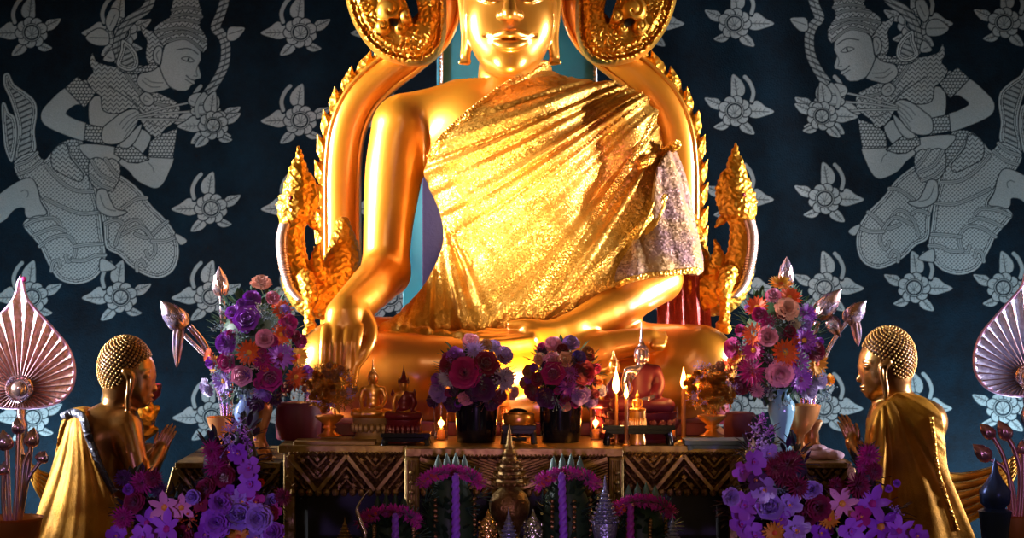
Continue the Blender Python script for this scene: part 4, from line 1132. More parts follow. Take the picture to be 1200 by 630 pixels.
    if len(L) > 3:
        mm = MB(); mm.tube(L, .028 if sg < 0 else .012, 8, flat=.8, up=Vector((0, 1, 0))); mm.build('robe_border', M['hem'] if sg < 0 else M['robeedge'], rb)
    # plinth below
    p = thing('attendant_plinth', 'dark plinth under the %s kneeling attendant statue' % ('left' if sg < 0 else 'right'), 'plinth', (b0.x, Yc, 0))
    zt = b0.z+.004; m = MB(); m.box((0, 0, zt-.03), (.96, .78, .06)); m.build('top_slab', M['wood'], p, smooth=False); m = MB(); m.box((0, 0, .03), (.96, .78, .06)); m.build('bottom_slab', M['wood'], p, smooth=False)
    m = MB(); m.box((0, 0, zt/2), (.86, .70, zt-.12)); m.build('shaft', M['blackmatte'], p, smooth=False)
attendant(-1, 'kneeling golden attendant statue with bare back at left, hands joined in prayer')
attendant(1, 'kneeling golden attendant statue at right with robe drawn over its shoulder, hands joined')
# banded golden bird tails sticking out behind the attendants
def tail(sg, pts, label, Y):
    t = thing('ribbed_tail', label, 'ornament', P(*pts[0][0], Y), 'curved ribbed golden tails behind the attendants'); b0 = t.location.copy()
    m = MB(); m2 = MB(); n = 6
    rows = [smooth_path([tuple(P(a[0]+(b[0]-a[0])*k/n, a[1]+(b[1]-a[1])*k/n, Y)-b0) for a, b in pts], 6) for k in range(n+1)]
    for k in range(n):
        for r, rad in ((.5, .030),):
            L = [tuple((np.array(rows[k][i])+np.array(rows[k+1][i]))/2 + np.array((0, .03*math.sin(i*.3), 0))) for i in range(len(rows[0]))]
            hw = [max(.004, .52*(Vector(rows[k][i])-Vector(rows[k+1][i])).length) for i in range(len(rows[0]))]
            m.tube(L, hw, 10, flat=.8)
        m2.tube([(v[0], v[1]-.03, v[2]) for v in rows[k]], .005, 6)
    m.build('feather_band', M['cloak'], t); m2.build('dark_groove', M['olddull'], t)
    f2 = MB(); q = pts[0]; c = P((q[0][0]+q[1][0])/2, (q[0][1]+q[1][1])/2, Y); f2.lathe([(.16, -c.z), (.16, -c.z+.05), (.07, -c.z+.1), (.05, -.12), (.09, -.06), (.03, .02)], (0, 0, c.z-b0.z), 20)
    f2.build('stand', M['wood'], t)
tail(1, [((1098, 552), (1112, 622)), ((1128, 554), (1134, 614)), ((1158, 547), (1158, 598)), ((1180, 538), (1180, 572)), ((1196, 528), (1196, 545))], 'curved ribbed golden tail behind the right kneeling attendant', .12)
tail(-1, [((92, 552), (78, 622)), ((70, 556), (62, 606)), ((52, 552), (50, 585)), ((40, 544), (40, 566)), ((32, 536), (32, 546))], 'curved ribbed golden tail behind the left kneeling attendant', .12)
# guardian head between the left attendant's chin and hands
def guardian():
    Y = .12; c = P(170, 492, Y)
    t = thing('guardian_head', 'small golden beast head with bared teeth behind the left attendant', 'ornament', Vector((c.x, Y, c.z-.12)) ); b0 = t.location.copy()
    Q = lambda x, y, d=0: P(x, y, Y+d)
    f = Field(Q(142, 525)-Vector((0, .2, 0)), Q(196, 462)+Vector((0, .2, 0)), .006)
    f.ell(Q(165, 488), (.09, .09, .085), .03); f.chain([Q(168, 484), Q(178, 482), Q(184, 478)], [.05, .035, .02], .02)
    f.chain([Q(160, 505), Q(172, 508), Q(182, 503)], [.04, .03, .02], .02)
    for (x, y) in ((152, 470), (160, 467), (168, 466), (176, 468)): f.chain([Q(x, 480), Q(x, y)], [.03, .006], .02)
    f.ell(Q(174, 479, -.05), (.022, .02, .02), .008); f.cone(Q(158, 500), Q(150, 522), .07, .09, .04)
    bd = f.build('head', M['goldcarve'], t, b0)
    m = MB()
    for i in range(5): m.lathe([(.009, 0), (.001, -.025)], tuple(Q(167+i*3.6, 493, -.045)-b0), 6)
    m.build('teeth', M['silver'], bd)
    m = MB(); z = P(0, 474, Y).z-b0.z; m.lathe([(.02, z-.10+.10), (.06, z+.01), (.10, z+.05), (.11, z+.11), (.105, z+.115), (.08, z+.09)], (-.03, .12, 0), 20); m.build('red_bowl', M['darkred'], t)
    m = MB(); m.lathe([(.16, -b0.z), (.16, -b0.z+.04), (.06, -b0.z+.1), (.05, -.12), (.08, -.02)], (-.03, 0, 0), 16); m.build('stand', M['wood'], t)
guardian()
# ================================================================== CEREMONIAL FANS
M['ribdark'] = mat('dark_pleat_rib', (.16, .08, .09), .6, .4)
def fan(sg, label, m1, m2):
    mp = (lambda x, y: (x, y)) if sg < 0 else (lambda x, y: (1229-x, y-14))
    Y = .42; c = P(*mp(24, 455), Y); base = Vector((c.x, Y, 0))
    t = thing('ceremonial_fan', label, 'fan', base)
    half = [(1.5, 326), (5, 345), (13, 358), (26, 372), (40, 388), (52, 402), (60, 418), (63, 434), (61, 450), (54, 462), (44, 470), (30, 475), (14, 477), (0, 477)]
    s = S(Y)
    out = [(hx*s, CAMZ+(315-(y+(0 if sg < 0 else -14)))*s-c.z) for hx, y in half]
    full = out + [(-x, z) for x, z in out[::-1]]
    full = [tuple(v) for v in smooth_path(full, 3, True)]
    N = 320
    def R(a):
        dx, dz = math.cos(a), math.sin(a); best = .05
        for i in range(len(full)):
            x1, z1 = full[i]; x2, z2 = full[(i+1) % len(full)]
            ex, ez = x2-x1, z2-z1; den = dx*ez-dz*ex
            if abs(den) < 1e-12: continue
            tt = (x1*ez-z1*ex)/den; uu = (x1*dz-z1*dx)/den
            if tt > 0 and -1e-6 <= uu <= 1+1e-6: best = max(best, tt)
        return best
    vs = []; fs = []; nr = 10; rim = []
    for side in (0, 1):
        for i in range(N):
            a = 2*PI*i/N; r0 = R(a)
            if side == 0: rim.append(Vector((r0*math.cos(a), 0, c.z+r0*math.sin(a))))
            for j in range(nr):
                r = .03 + (r0-.03)*j/(nr-1)
                cor = .011*math.cos(a*40)*min(1, r/.1)*(1-.3*j/nr)
                vs.append((r*math.cos(a), (-.012 if side == 0 else .012)+cor, c.z+r*math.sin(a)))
        o = side*N*nr
        for i in range(N):
            k = (i+1) % N
            for j in range(nr-1):
                q = (o+i*nr+j, o+k*nr+j, o+k*nr+j+1, o+i*nr+j+1); fs.append(q[::-1] if side else q)
    mb = MB(); mb.add(vs, fs); bl = mb.build('blade', m1, t)
    mb = MB(); mb.tube(rim+[rim[0], rim[1]], .013, 8); mb.build('rim', m2, bl)
    mb = MB()
    for i in range(40):
        a = 2*PI*(i+.5)/40
        r0 = R(a)*.97; mb.tube([(.04*math.cos(a), -.03, c.z+.04*math.sin(a)), (r0*math.cos(a), -.022, c.z+r0*math.sin(a))], [.003, .004], 6)
    mb.build('rib', M['ribdark'], bl)
    mb = MB(); T = Matrix.Translation((0, -.02, c.z)) @ Matrix.Rotation(PI/2, 4, 'X')
    mb.lathe([(.082, 0), (.086, .012), (.078, .022), (.066, .018), (.060, .030), (.048, .026), (.040, .036), (.018, .046), (.004, .048)], (0, 0, 0), 28, T)
    for i in range(20):
        a = 2*PI*i/20; mb.ball((.072*math.cos(a), -.045, c.z+.072*math.sin(a)), .009, 6, 4)
    mb.build('boss', M['irid'], t)
    mb = MB(); mb.lathe([(.10, 0), (.11, .03), (.04, .08), (.022, .15), (.022, 1.15), (.022, c.z-.42), (.034, c.z-.40), (.022, c.z-.37), (.020, c.z-.31), (.040, c.z-.27), (.040, c.z-.22), (.024, c.z-.18), (.03, c.z-.14), (.02, c.z-.10), (.018, c.z)], (0, .02, 0), 16)
    mb.build('pole', M['irid'], t)
    if sg < 0:
        mb = MB(); z = P(0, 327, Y).z; mb.ball((0.02, 0, z+.0), .018, 8, 6); mb.build('tip_bead', FC['magenta'], t)
fan(-1, 'pink gold leaf shaped ceremonial fan on a pole at far left', M['fan'], M['fanrim'])
fan(1, 'lilac silver leaf shaped ceremonial fan on a pole at far right', M['fanR'], M['fanrim'])
# ================================================================== METAL LOTUS STEMS
def lotus_bud(mb, tip, basep, r):
    tip = Vector(tip); basep = Vector(basep); ax = tip-basep; L = ax.length
    q = ax.to_track_quat('Z', 'X').to_matrix().to_4x4(); T = Matrix.Translation(basep) @ q
    mb.lathe([(r*.30, 0), (r*.8, L*.14), (r*.98, L*.34), (r*.80, L*.60), (r*.42, L*.82), (r*.10, L*.96), (.001, L)], (0, 0, 0), 20, T, 5, .07)
    for ring, (n, h0, h1, k) in enumerate(((5, .02, .72, 1.06), (5, .0, .52, 1.13))):
        for i in range(n):
            a = 2*PI*(i+.5*ring)/n
            Tp = T @ Matrix.Rotation(a, 4, 'Z')
            vs = []; fs = []
            for j in range(6):
                u = j/5; z = L*(h0+(h1-h0)*u); rr = r*k*math.sin(PI*min(1, .10+.52*u+.02))**.7*(1-.25*u*u)
                w = r*.72*math.sin(PI*(.15+.82*u))
                for sgn in (-1, 0, 1): vs.append((rr-abs(sgn)*w*.35, sgn*w, z))
            for j in range(5):
                for s2 in range(2):
                    b = j*3+s2; fs.append((b, b+1, b+4, b+3))
            mb.add(vs, fs, Tp)
def droop_leaf(mb, pts, w):
    L = smooth_path(pts, 4); n = len(L)
    vs = []; fs = []
    for i, p in enumerate(L):
        ww = w*math.sin(PI*(.12+.85*i/(n-1)))
        for j in range(-3, 4): vs.append((p[0]+ww*j/3, p[1]+(.010 if j % 2 else 0)-.02*(1-abs(j)/3), p[2]))
    for i in range(n-1):
        for j in range(6): a = i*7+j; fs.append((a, a+7, a+8, a+1))
    o = len(vs); vs2 = [(v[0], v[1]+.006, v[2]) for v in vs]; mb.add(vs, fs); mb.add(vs2, [f[::-1] for f in fs])
def lotus_plant(name, label, basepx, Y, buds, leaves, stems, m, cat='lotus ornament', bz=None, group=None, holder=None):
    zb = bz if bz is not None else WT
    b = P(*basepx, Y); b0 = Vector((b.x, Y, zb)); t = thing(name, label, cat, b0, group)
    for (pts, r) in stems:
        mb = MB(); L = [tuple(P(x, y, Y+d)-b0) for x, y, d in pts]; mb.tube(smooth_path(L, 6), r, 10); mb.build('stem', m, t)
    for (tx, ty, bx, by, r) in buds:
        mb = MB(); lotus_bud(mb, P(tx, ty, Y)-b0, P(bx, by, Y)-b0, r); mb.build('lotus_bud', m, t)
    for pts, w in leaves:
        mb = MB(); droop_leaf(mb, [tuple(P(x, y, Y-.02)-b0) for x, y in pts], w); mb.build('leaf', m, t)
    mb = MB(); mb.lathe(holder or [(.07, 0), (.075, .01), (.05, .04), (.045, .10), (.07, .16), (.06, .17), (.02, .15)], (0, 0, 0), 20); mb.build('holder', M['copper'], t)
    return t
lotus_plant('metal_lotus', 'iridescent gold metal lotus buds rising left of the left bouquet', (262, 530), -.35,
    [(188, 352, 216, 384, .066), (257, 312, 259, 347, .046), (283, 348, 276, 370, .035)],
    [([(212, 376), (208, 395), (207, 430)], .034)],
    [([(262, 520, 0), (262, 480, 0), (252, 440, 0), (240, 405, 0), (222, 382, 0)], [.020]*25), ([(264, 520, 0), (258, 460, 0), (248, 425, .02), (236, 412, .02), (216, 392, .02)], .013), ([(266, 520, 0), (266, 440, 0), (262, 390, 0), (260, 347, 0)], [.018]*19), ([(268, 520, 0), (272, 430, .02), (276, 370, 0)], .012)], M['irid'])
lotus_plant('metal_lotus', 'iridescent gold metal lotus buds rising right of the right bouquet', (950, 530), -.35,
    [(922, 300, 921, 336, .044), (986, 338, 958, 372, .060), (1015, 352, 992, 378, .055), (985, 395, 972, 372, .045)],
    [([(1000, 368), (1004, 385), (1006, 405)], .030)],
    [([(950, 520, 0), (948, 470, 0), (950, 410, 0), (958, 376, 0)], [.020]*19), ([(950, 520, 0), (956, 450, 0), (968, 415, 0), (984, 388, 0), (994, 376, 0)], .013), ([(948, 520, 0), (936, 440, 0), (924, 380, 0), (921, 334, 0)], .014)], M['irid'])
M['purplemetal'] = mat('purple_bronze', (.35, .16, .28), .7, .3, col2=(.20, .10, .22), nscale=12)
M['pinkstem'] = mat('pink_gold_stem', (.70, .36, .42), .8, .28)
lotus_plant('metal_lotus', 'bunch of pink gold metal lotus buds in a holder at the bottom left corner', (16, 620), -1.24,
    [(3, 503, 8, 527, .042), (20, 488, 22, 508, .035), (40, 500, 36, 523, .040), (53, 528, 47, 541, .036), (5, 540, 4, 556, .034)], [],
    [([(12, 625, 0), (10, 580, 0), (8, 527, 0)], .012), ([(16, 625, 0), (20, 570, 0), (22, 508, 0)], .014), ([(20, 625, 0), (30, 570, 0), (36, 523, 0)], .014), ([(22, 625, 0), (26, 585, 0), (34, 560, 0), (47, 541, 0)], .011), ([(8, 625, 0), (4, 590, 0), (4, 556, 0)], .012), ([(18, 625, 0), (24, 590, -.03), (28, 545, -.03), (34, 530, -.03)], .010)], M['irid'],
    bz=P(0, 640, -1.24).z, holder=[(.17, -.0), (.17, .02), (.13, .04), (.15, .15), (.16, .155), (.13, .12)])
lotus_plant('metal_lotus', 'bunch of dark purple metal lotus buds with pink stems at the bottom right corner', (1186, 615), -1.24,
    [(1148, 496, 1164, 512, .034), (1140, 520, 1160, 538, .040), (1170, 492, 1182, 514, .038), (1197, 515, 1199, 532, .030)], [],
    [([(1188, 620, 0), (1184, 570, 0), (1176, 535, 0), (1164, 512, 0)], .012), ([(1190, 620, 0), (1188, 575, 0), (1176, 548, 0), (1160, 538, 0)], .010), ([(1192, 620, 0), (1196, 560, 0), (1190, 530, 0), (1182, 514, 0)], .014), ([(1196, 620, 0), (1199, 570, 0), (1199, 532, 0)], .012), ([(1184, 620, 0), (1182, 590, -.03), (1172, 560, -.03), (1164, 550, -.03)], .010)], M['pinkstem'],
    bz=P(0, 640, -1.24).z, holder=[(.15, 0), (.15, .02), (.12, .04), (.13, .17), (.14, .175), (.11, .14)])
for sx, w in ((-1, 'left'), (1, 'right')):
    px = 16 if sx < 0 else 1186; x = P(px, 0, -1.24).x; z = P(0, 640, -1.24).z
    p = thing('corner_stand', 'dark wooden stand holding the metal lotus bunch at the far %s' % w, 'stand', (x, -1.24, 0))
    m = MB(); m.box((0, 0, z-.02), (.42, .42, .04)); m.build('top', M['wood'], p, smooth=False)
    for a in (-1, 1):
        for b in (-1, 1): m = MB(); m.box((a*.17, b*.17, z/2-.02), (.05, .05, z-.04)); m.build('leg', M['wood'], p, smooth=False)
# dark blue urn finial by the right corner
m = MB(); c = P(1166, 575, -1.62); m.lathe([(.10, -c.z), (.11, -c.z+.03), (.07, -c.z+.08), (.06, -.30), (.075, -.16), (.085, -.10), (.05, -.085), (.075, -.06), (.080, .0), (.045, .05), (.020, .09), (.008, .15), (.001, .17)], (0, 0, c.z), 24)
o = m.build('finial_post', mat('night_blue_enamel', (.05, .10, .32), .3, .30), None); o.location = (c.x, -1.62, 0); 
tag(o, 'dark blue post with a pointed onion finial in front of the right ribbed tail', 'post')
# ================================================================== FLOWERS (unit radius, facing local +Z)
def ringp(mb, n, r0, L, W, tilt, z=0, off=0, **k):
    for i in range(n):
        a = 2*PI*(i+off)/n + rnd.uniform(-.06, .06)
        T = Matrix.Rotation(a, 4, 'Z') @ Matrix.Translation((r0, 0, z)) @ Matrix.Rotation(-tilt-rnd.uniform(-.08, .08), 4, 'Y')
        mb.petal(L*rnd.uniform(.93, 1.05), W, T, **k)
def fl_gerbera(mb): ringp(mb, 17, .18, .84, .22, .12, 0, 0, cup=.08, base=.5); ringp(mb, 15, .16, .66, .20, .40, .05, .5, cup=.08, base=.5)
def fl_rose(mb):
    ringp(mb, 6, .12, .92, .95, .30, -.05, 0, cup=.30, curl=.5, base=.45); ringp(mb, 5, .10, .78, .85, .62, .02, .5, cup=.30, curl=.4, base=.5)
    ringp(mb, 5, .07, .66, .70, .95, .08, .2, cup=.25, curl=.3, base=.6); ringp(mb, 4, .03, .60, .5, 1.25, .10, .6, cup=.12, base=.7); ringp(mb, 3, .0, .55, .3, 1.45, .12, .1, cup=.1, base=.8)
def fl_carnation(mb):
    for k, (n, t, L) in enumerate(((14, .05, .95), (13, .35, .90), (12, .65, .82), (10, .95, .75), (7, 1.25, .68))):
        ringp(mb, n, .05, L, .42, t, .02*k, .37*k, cup=.05, base=.3, ruf=.16, tip=.7)
def fl_lily(mb):
    ringp(mb, 3, .08, 1.05, .50, .35, 0, 0, cup=-.12, base=.35); ringp(mb, 3, .08, 1.0, .40, .45, .02, .5, cup=-.15, base=.35)
def fl_orchid(mb):
    ringp(mb, 5, .06, .90, .75, .25, 0, .1, cup=.05, base=.35, tip=.85); ringp(mb, 3, .02, .40, .30, .9, .08, .4, cup=-.1, base=.5)
def fl_spiky(mb):
    for k, (n, t, L) in enumerate(((20, .0, 1.0), (18, .3, .95), (16, .6, .85), (12, .9, .75), (8, 1.25, .6))): ringp(mb, n, .04, L, .14, t, .03*k, .3*k, cup=.06, base=.6, rows=4)
def fl_ball(mb):
    for k, (n, t, L) in enumerate(((10, -.2, .7), (10, .25, .8), (9, .65, .85), (8, 1.0, .85), (5, 1.35, .8))): ringp(mb, n, .05, L, .5, t, .05, .4*k, cup=.35, base=.4, rows=4, tip=.8)
def fl_sprig(mb):
    for i in range(22):
        d = Vector((rnd.gauss(0, .5), rnd.gauss(0, .5), rnd.uniform(.0, .8)))
        mb.ball(d, rnd.uniform(.07, .13), 6, 4); mb.tube([(0, 0, -.3), d*.6, d], .02, 4)
FN = {'gerbera': fl_gerbera, 'rose': fl_rose, 'carnation': fl_carnation, 'lily': fl_lily, 'orchid': fl_orchid, 'spiky': fl_spiky, 'ball': fl_ball, 'sprig': fl_sprig}
NAME = {'gerbera': 'gerbera_flower', 'rose': 'rose_flower', 'carnation': 'carnation_flower', 'lily': 'lily_flower', 'orchid': 'orchid_flower', 'spiky': 'spiky_flower', 'ball': 'blossom', 'sprig': 'berry_sprig'}
FM = {}
def fmesh(k, c):
    if (k, c) not in FM:
        mb = MB(); FN[k](mb); FM[(k, c)] = mb.mesh(NAME[k], FC[c])
    return FM[(k, c)]
def cmesh(c):
    if ('ctr', c) not in FM:
        mb = MB(); mb.ball((0, 0, .05), .20, 10, 6, (1, 1, .6))
        for i in range(24):
            a = i*2.4; r = .19*math.sqrt(i/24); mb.ball((r*math.cos(a), r*math.sin(a), .13-.6*r*r), .032, 5, 3)
        FM[('ctr', c)] = mb.mesh('flower_center', FC[c])
    return FM[('ctr', c)]
def put_flower(t, b0, p, d, kind, col, r, center=None):
    q = Vector(d).to_track_quat('Z', 'Y') @ Quaternion((0, 0, 1), rnd.uniform(0, 6.28))
    o = obj(NAME[kind], fmesh(kind, col), t, p-b0, q, r)
    if kind in ('gerbera', 'lily', 'orchid') :
        obj('flower_center', cmesh(center or {'orange': 'yellow', 'yellow': 'orange', 'purple': 'yellow', 'violet': 'magenta', 'pink': 'yellow', 'magenta': 'yellow', 'lilac': 'yellow', 'crimson': 'orange'}.get(col, 'yellow')), o)
    return o
def foliage(t, b0, c, rad, n, L, m, name='foliage'):
    mb = MB()
    for i in range(n):
        d = Vector((rnd.gauss(0, 1), rnd.gauss(0, 1), rnd.gauss(0, 1))).normalized()
        p = Vector((c.x+d.x*rad[0], c.y+d.y*rad[1], c.z+d.z*rad[2])) * 1.0
        q = (d + Vector((rnd.uniform(-.6, .6), rnd.uniform(-.6, .6), rnd.uniform(-.4, .8)))).to_track_quat('X', 'Z').to_matrix().to_4x4()
        mb.petal(L*rnd.uniform(.7, 1.2), L*.35, Matrix.Translation(p-b0) @ q, cup=-.15)
    mb.ball(c-b0, 1, 16, 12, (rad[0]*.86, rad[1]*.86, rad[2]*.86))
    o = mb.build(name, m, t); o['kind'] = 'stuff'; return o
def bouquet(name, label, Y, cpx, rpx, depth, L, fol, zbase, extra=(), group=None, fill=()):
    """L: (px,py,kind,colour,radius px)"""
    c = P(*cpx, Y); s = S(Y-.15)
    b0 = Vector((c.x, Y, zbase)); t = thing(name, label, 'flowers', b0, group)
    rx, rz = rpx[0]*s, rpx[1]*s
    foliage(t, b0, c, (rx*.80, depth*.80, rz*.82), fol, .07, M['green'])
    for (px, py, k, col, r) in list(L)+list(fill):
        nx, nz = (px-cpx[0])/rpx[0], (py-cpx[1])/rpx[1]; q = min(1, math.sqrt(nx*nx+nz*nz))
        Yf = Y - depth*math.sqrt(max(0, 1-q*q))*.95
        p = P(px, py, Yf); d = Vector((nx*.9, -math.sqrt(max(.12, 1-q*q)) - .25, -nz*.9+.15)).normalized()
        put_flower(t, b0, p, d, k, col, r*S(Yf)*1.22)
    return t
def rfill(cpx, rpx, n, kinds, seed, rr=(5, 8)):
    r = random.Random(seed); out = []
    for i in range(n):
        a = i*2.39996+r.random()*.3; q = math.sqrt((i+.6)/n)*.97
        k, c = r.choice(kinds); out.append((cpx[0]+rpx[0]*q*math.cos(a), cpx[1]+rpx[1]*q*math.sin(a), k, c, r.uniform(*rr)))
    return out
mixed = [('ball', 'purple'), ('sprig', 'grey'), ('ball', 'magenta'), ('sprig', 'dark'), ('carnation', 'crimson'), ('ball', 'lilac'), ('sprig', 'grey'), ('ball', 'orange')]
def vase(name, label, px, pt, pb, rpx, Y, prof, m, zb, group=None, lobes=0, hollow=True):
    s = S(Y); x = (px-600)*s; zt = P(0, pt, Y).z; H = zt-zb
    t = MB(); R_ = rpx*s
    t.lathe([(r*R_, z*H) for r, z in prof], (0, 0, 0), 28, None, lobes, .03 if lobes else 0)
    o = t.build(name, m); o.location = (x, Y, zb); tag(o, label, 'vase', group); return o
VP = [(.75, 0), (.95, .01), (1.0, .05), (.85, .12), (.52, .26), (.48, .34), (.62, .44), (.85, .58), (.98, .70), (.92, .80), (.62, .88), (.55, .93), (.72, .985), (.78, 1.0), (.70, 1.0), (.50, .93)]
CYL = [(.84, 0), (.90, .02), (.96, .3), (1.0, .8), (1.02, .97), (1.03, 1.0), (.97, 1.0), (.94, .9)]
Lb = [(306, 333, 'carnation', 'peach', 11), (295, 351, 'carnation', 'purple', 10), (319, 351, 'ball', 'pink', 9), (329, 363, 'gerbera', 'orange', 12), (291, 376, 'rose', 'purple', 16), (275, 368, 'ball', 'violet', 10),
 (337, 378, 'carnation', 'magenta', 10), (329, 392, 'gerbera', 'orange', 12), (310, 397, 'ball', 'pink', 12), (266, 402, 'carnation', 'purple', 12), (292, 413, 'gerbera', 'orange', 14), (329, 416, 'gerbera', 'violet', 15),
 (349, 417, 'gerbera', 'yellow', 12), (308, 422, 'spiky', 'magenta', 12), (246, 417, 'gerbera', 'orange', 9), (252, 426, 'gerbera', 'yellow', 10), (268, 424, 'rose', 'magenta', 12), (285, 438, 'rose', 'pink', 13),
 (316, 441, 'rose', 'magenta', 15), (346, 441, 'gerbera', 'orange', 14), (262, 446, 'gerbera', 'lilac', 14), (244, 453, 'carnation', 'pale', 10), (337, 455, 'sprig', 'brown', 12), (284, 457, 'sprig', 'grey', 13), (357, 435, 'ball', 'purple', 9),
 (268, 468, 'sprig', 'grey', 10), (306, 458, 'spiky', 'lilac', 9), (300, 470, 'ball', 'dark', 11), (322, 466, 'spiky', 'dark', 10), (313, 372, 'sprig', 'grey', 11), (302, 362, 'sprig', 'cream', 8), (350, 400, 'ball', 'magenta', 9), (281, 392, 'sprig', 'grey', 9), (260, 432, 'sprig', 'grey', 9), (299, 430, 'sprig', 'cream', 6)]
Rb = [(915, 333, 'gerbera', 'yellow', 13), (906, 349, 'ball', 'pink', 10), (925, 349, 'gerbera', 'orange', 13), (887, 360, 'gerbera', 'orange', 13), (922, 363, 'carnation', 'peach', 13), (891, 370, 'ball', 'magenta', 10), (945, 368, 'spiky', 'violet', 12),
 (931, 381, 'ball', 'cream', 7), (884, 392, 'gerbera', 'orange', 13), (900, 395, 'ball', 'pink', 13), (925, 389, 'ball', 'crimson', 8), (942, 399, 'gerbera', 'purple', 15), (883, 410, 'gerbera', 'magenta', 13), (920, 413, 'gerbera', 'orange', 15),
 (955, 411, 'carnation', 'crimson', 11), (957, 426, 'gerbera', 'yellow', 14), (864, 417, 'gerbera', 'yellow', 12), (853, 430, 'gerbera', 'orange', 11), (860, 408, 'carnation', 'magenta', 11), (934, 426, 'gerbera', 'violet', 14), (881, 434, 'spiky', 'magenta', 17),
 (914, 436, 'carnation', 'pink', 15), (938, 444, 'gerbera', 'violet', 14), (956, 444, 'ball', 'pale', 12), (969, 444, 'ball', 'yellow', 8), (888, 457, 'spiky', 'pink', 9), (946, 456, 'ball', 'pale', 11), (903, 458, 'sprig', 'grey', 10), (870, 450, 'ball', 'crimson', 12), (899, 378, 'spiky', 'magenta', 10), (912, 380, 'sprig', 'grey', 9), (936, 376, 'sprig', 'grey', 9), (903, 420, 'sprig', 'dark', 9), (966, 458, 'sprig', 'grey', 10)]
t = bouquet('flower_bouquet', 'tall mixed bouquet left of the big statue topped by a pale peach carnation', -.92, (300, 405), (62, 78), .26, Lb, 240, P(0, 536, -.92).z, fill=rfill((300, 412), (56, 64), 34, mixed, 3, (5, 8)))
bouquet('flower_bouquet', 'tall mixed bouquet right of the big statue topped by a yellow gerbera', -.92, (912, 403), (62, 76), .26, Rb, 240, P(0, 536, -.92).z, fill=rfill((912, 410), (56, 64), 34, mixed, 8, (5, 8)))
vase('flower_vase', 'pale blue and copper glazed vase under the left tall bouquet', 303, 455, 533, 17, -.92, VP, M['copper'], WT)
vase('flower_vase', 'slim pale blue glazed vase just left of the copper one', 289, 462, 533, 15, -1.02, VP, M['porc2'], WT)
vase('flower_vase', 'turquoise celadon vase under the right tall bouquet', 916, 455, 531, 16, -.96, VP, M['porc'], WT, lobes=10)
vase('goblet', 'copper coloured wide goblet right of the turquoise vase', 938, 474, 531, 24, -.78, [(.55, 0), (.6, .04), (.3, .14), (.18, .30), (.2, .42), (.5, .52), (.85, .75), (1.0, .97), (1.02, 1.0), (.95, 1.0), (.6, .7)], M['copper'], WT)
vase('goblet', 'copper coloured wide goblet left of the left bouquet vases', 262, 488, 531, 20, -.74, [(.55, 0), (.6, .04), (.3, .14), (.18, .30), (.2, .42), (.5, .52), (.85, .75), (1.0, .97), (1.02, 1.0), (.95, 1.0), (.6, .7)], M['copper'], WT)
# ---- the two round bouquets at the middle
L1 = [(552, 403, 'ball', 'pink', 11), (535, 419, 'ball', 'violet', 12), (556, 411, 'spiky', 'lilac', 12), (588, 418, 'ball', 'lilac', 12), (528, 428, 'carnation', 'crimson', 12), (545, 437, 'carnation', 'magenta', 17), (568, 427, 'rose', 'crimson', 15), (526, 442, 'spiky', 'pale', 12), (518, 458, 'ball', 'lilac', 13),
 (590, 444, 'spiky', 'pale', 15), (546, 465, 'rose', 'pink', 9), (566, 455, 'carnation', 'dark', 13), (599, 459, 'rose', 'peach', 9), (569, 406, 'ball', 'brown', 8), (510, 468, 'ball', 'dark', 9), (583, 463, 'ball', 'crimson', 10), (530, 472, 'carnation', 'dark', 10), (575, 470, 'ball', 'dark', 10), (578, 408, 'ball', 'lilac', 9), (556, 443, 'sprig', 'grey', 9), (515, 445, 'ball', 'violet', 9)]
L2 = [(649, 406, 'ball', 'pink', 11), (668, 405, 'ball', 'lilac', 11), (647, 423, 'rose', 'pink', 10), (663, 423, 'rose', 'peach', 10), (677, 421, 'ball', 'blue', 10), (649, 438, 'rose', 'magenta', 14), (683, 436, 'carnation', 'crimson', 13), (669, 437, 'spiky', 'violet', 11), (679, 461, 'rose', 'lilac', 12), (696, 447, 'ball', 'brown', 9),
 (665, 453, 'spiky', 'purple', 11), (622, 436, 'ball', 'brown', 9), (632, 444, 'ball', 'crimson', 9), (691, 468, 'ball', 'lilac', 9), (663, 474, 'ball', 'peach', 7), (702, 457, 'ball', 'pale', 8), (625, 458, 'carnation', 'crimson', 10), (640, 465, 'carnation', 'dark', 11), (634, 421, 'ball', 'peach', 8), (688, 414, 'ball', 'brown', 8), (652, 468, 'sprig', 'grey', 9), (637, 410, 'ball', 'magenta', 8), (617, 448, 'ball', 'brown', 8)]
dk = [('ball', 'crimson'), ('ball', 'dark'), ('sprig', 'dark'), ('ball', 'purple'), ('sprig', 'brown'), ('ball', 'magenta')]
bouquet('round_bouquet', 'round purple and crimson bouquet in the left black vase before the lap', -1.02, (555, 440), (48, 42), .20, L1, 160, P(0, 470, -1.02).z, fill=rfill((555, 443), (44, 37), 34, dk, 5, (4, 7)))
bouquet('round_bouquet', 'round pink and lilac rose bouquet in the right black vase before the lap', -1.02, (661, 440), (48, 42), .20, L2, 160, P(0, 470, -1.02).z, fill=rfill((661, 443), (44, 37), 34, dk, 6, (4, 7)))
for px, lab in ((558, 'glossy black cylinder vase under the purple and crimson bouquet'), (657, 'glossy black cylinder vase under the pink and lilac rose bouquet')):
    vase('black_vase', lab, px, 467, 520, 25, -1.02, CYL, M['black'], AT, 'black vases at the middle of the altar')
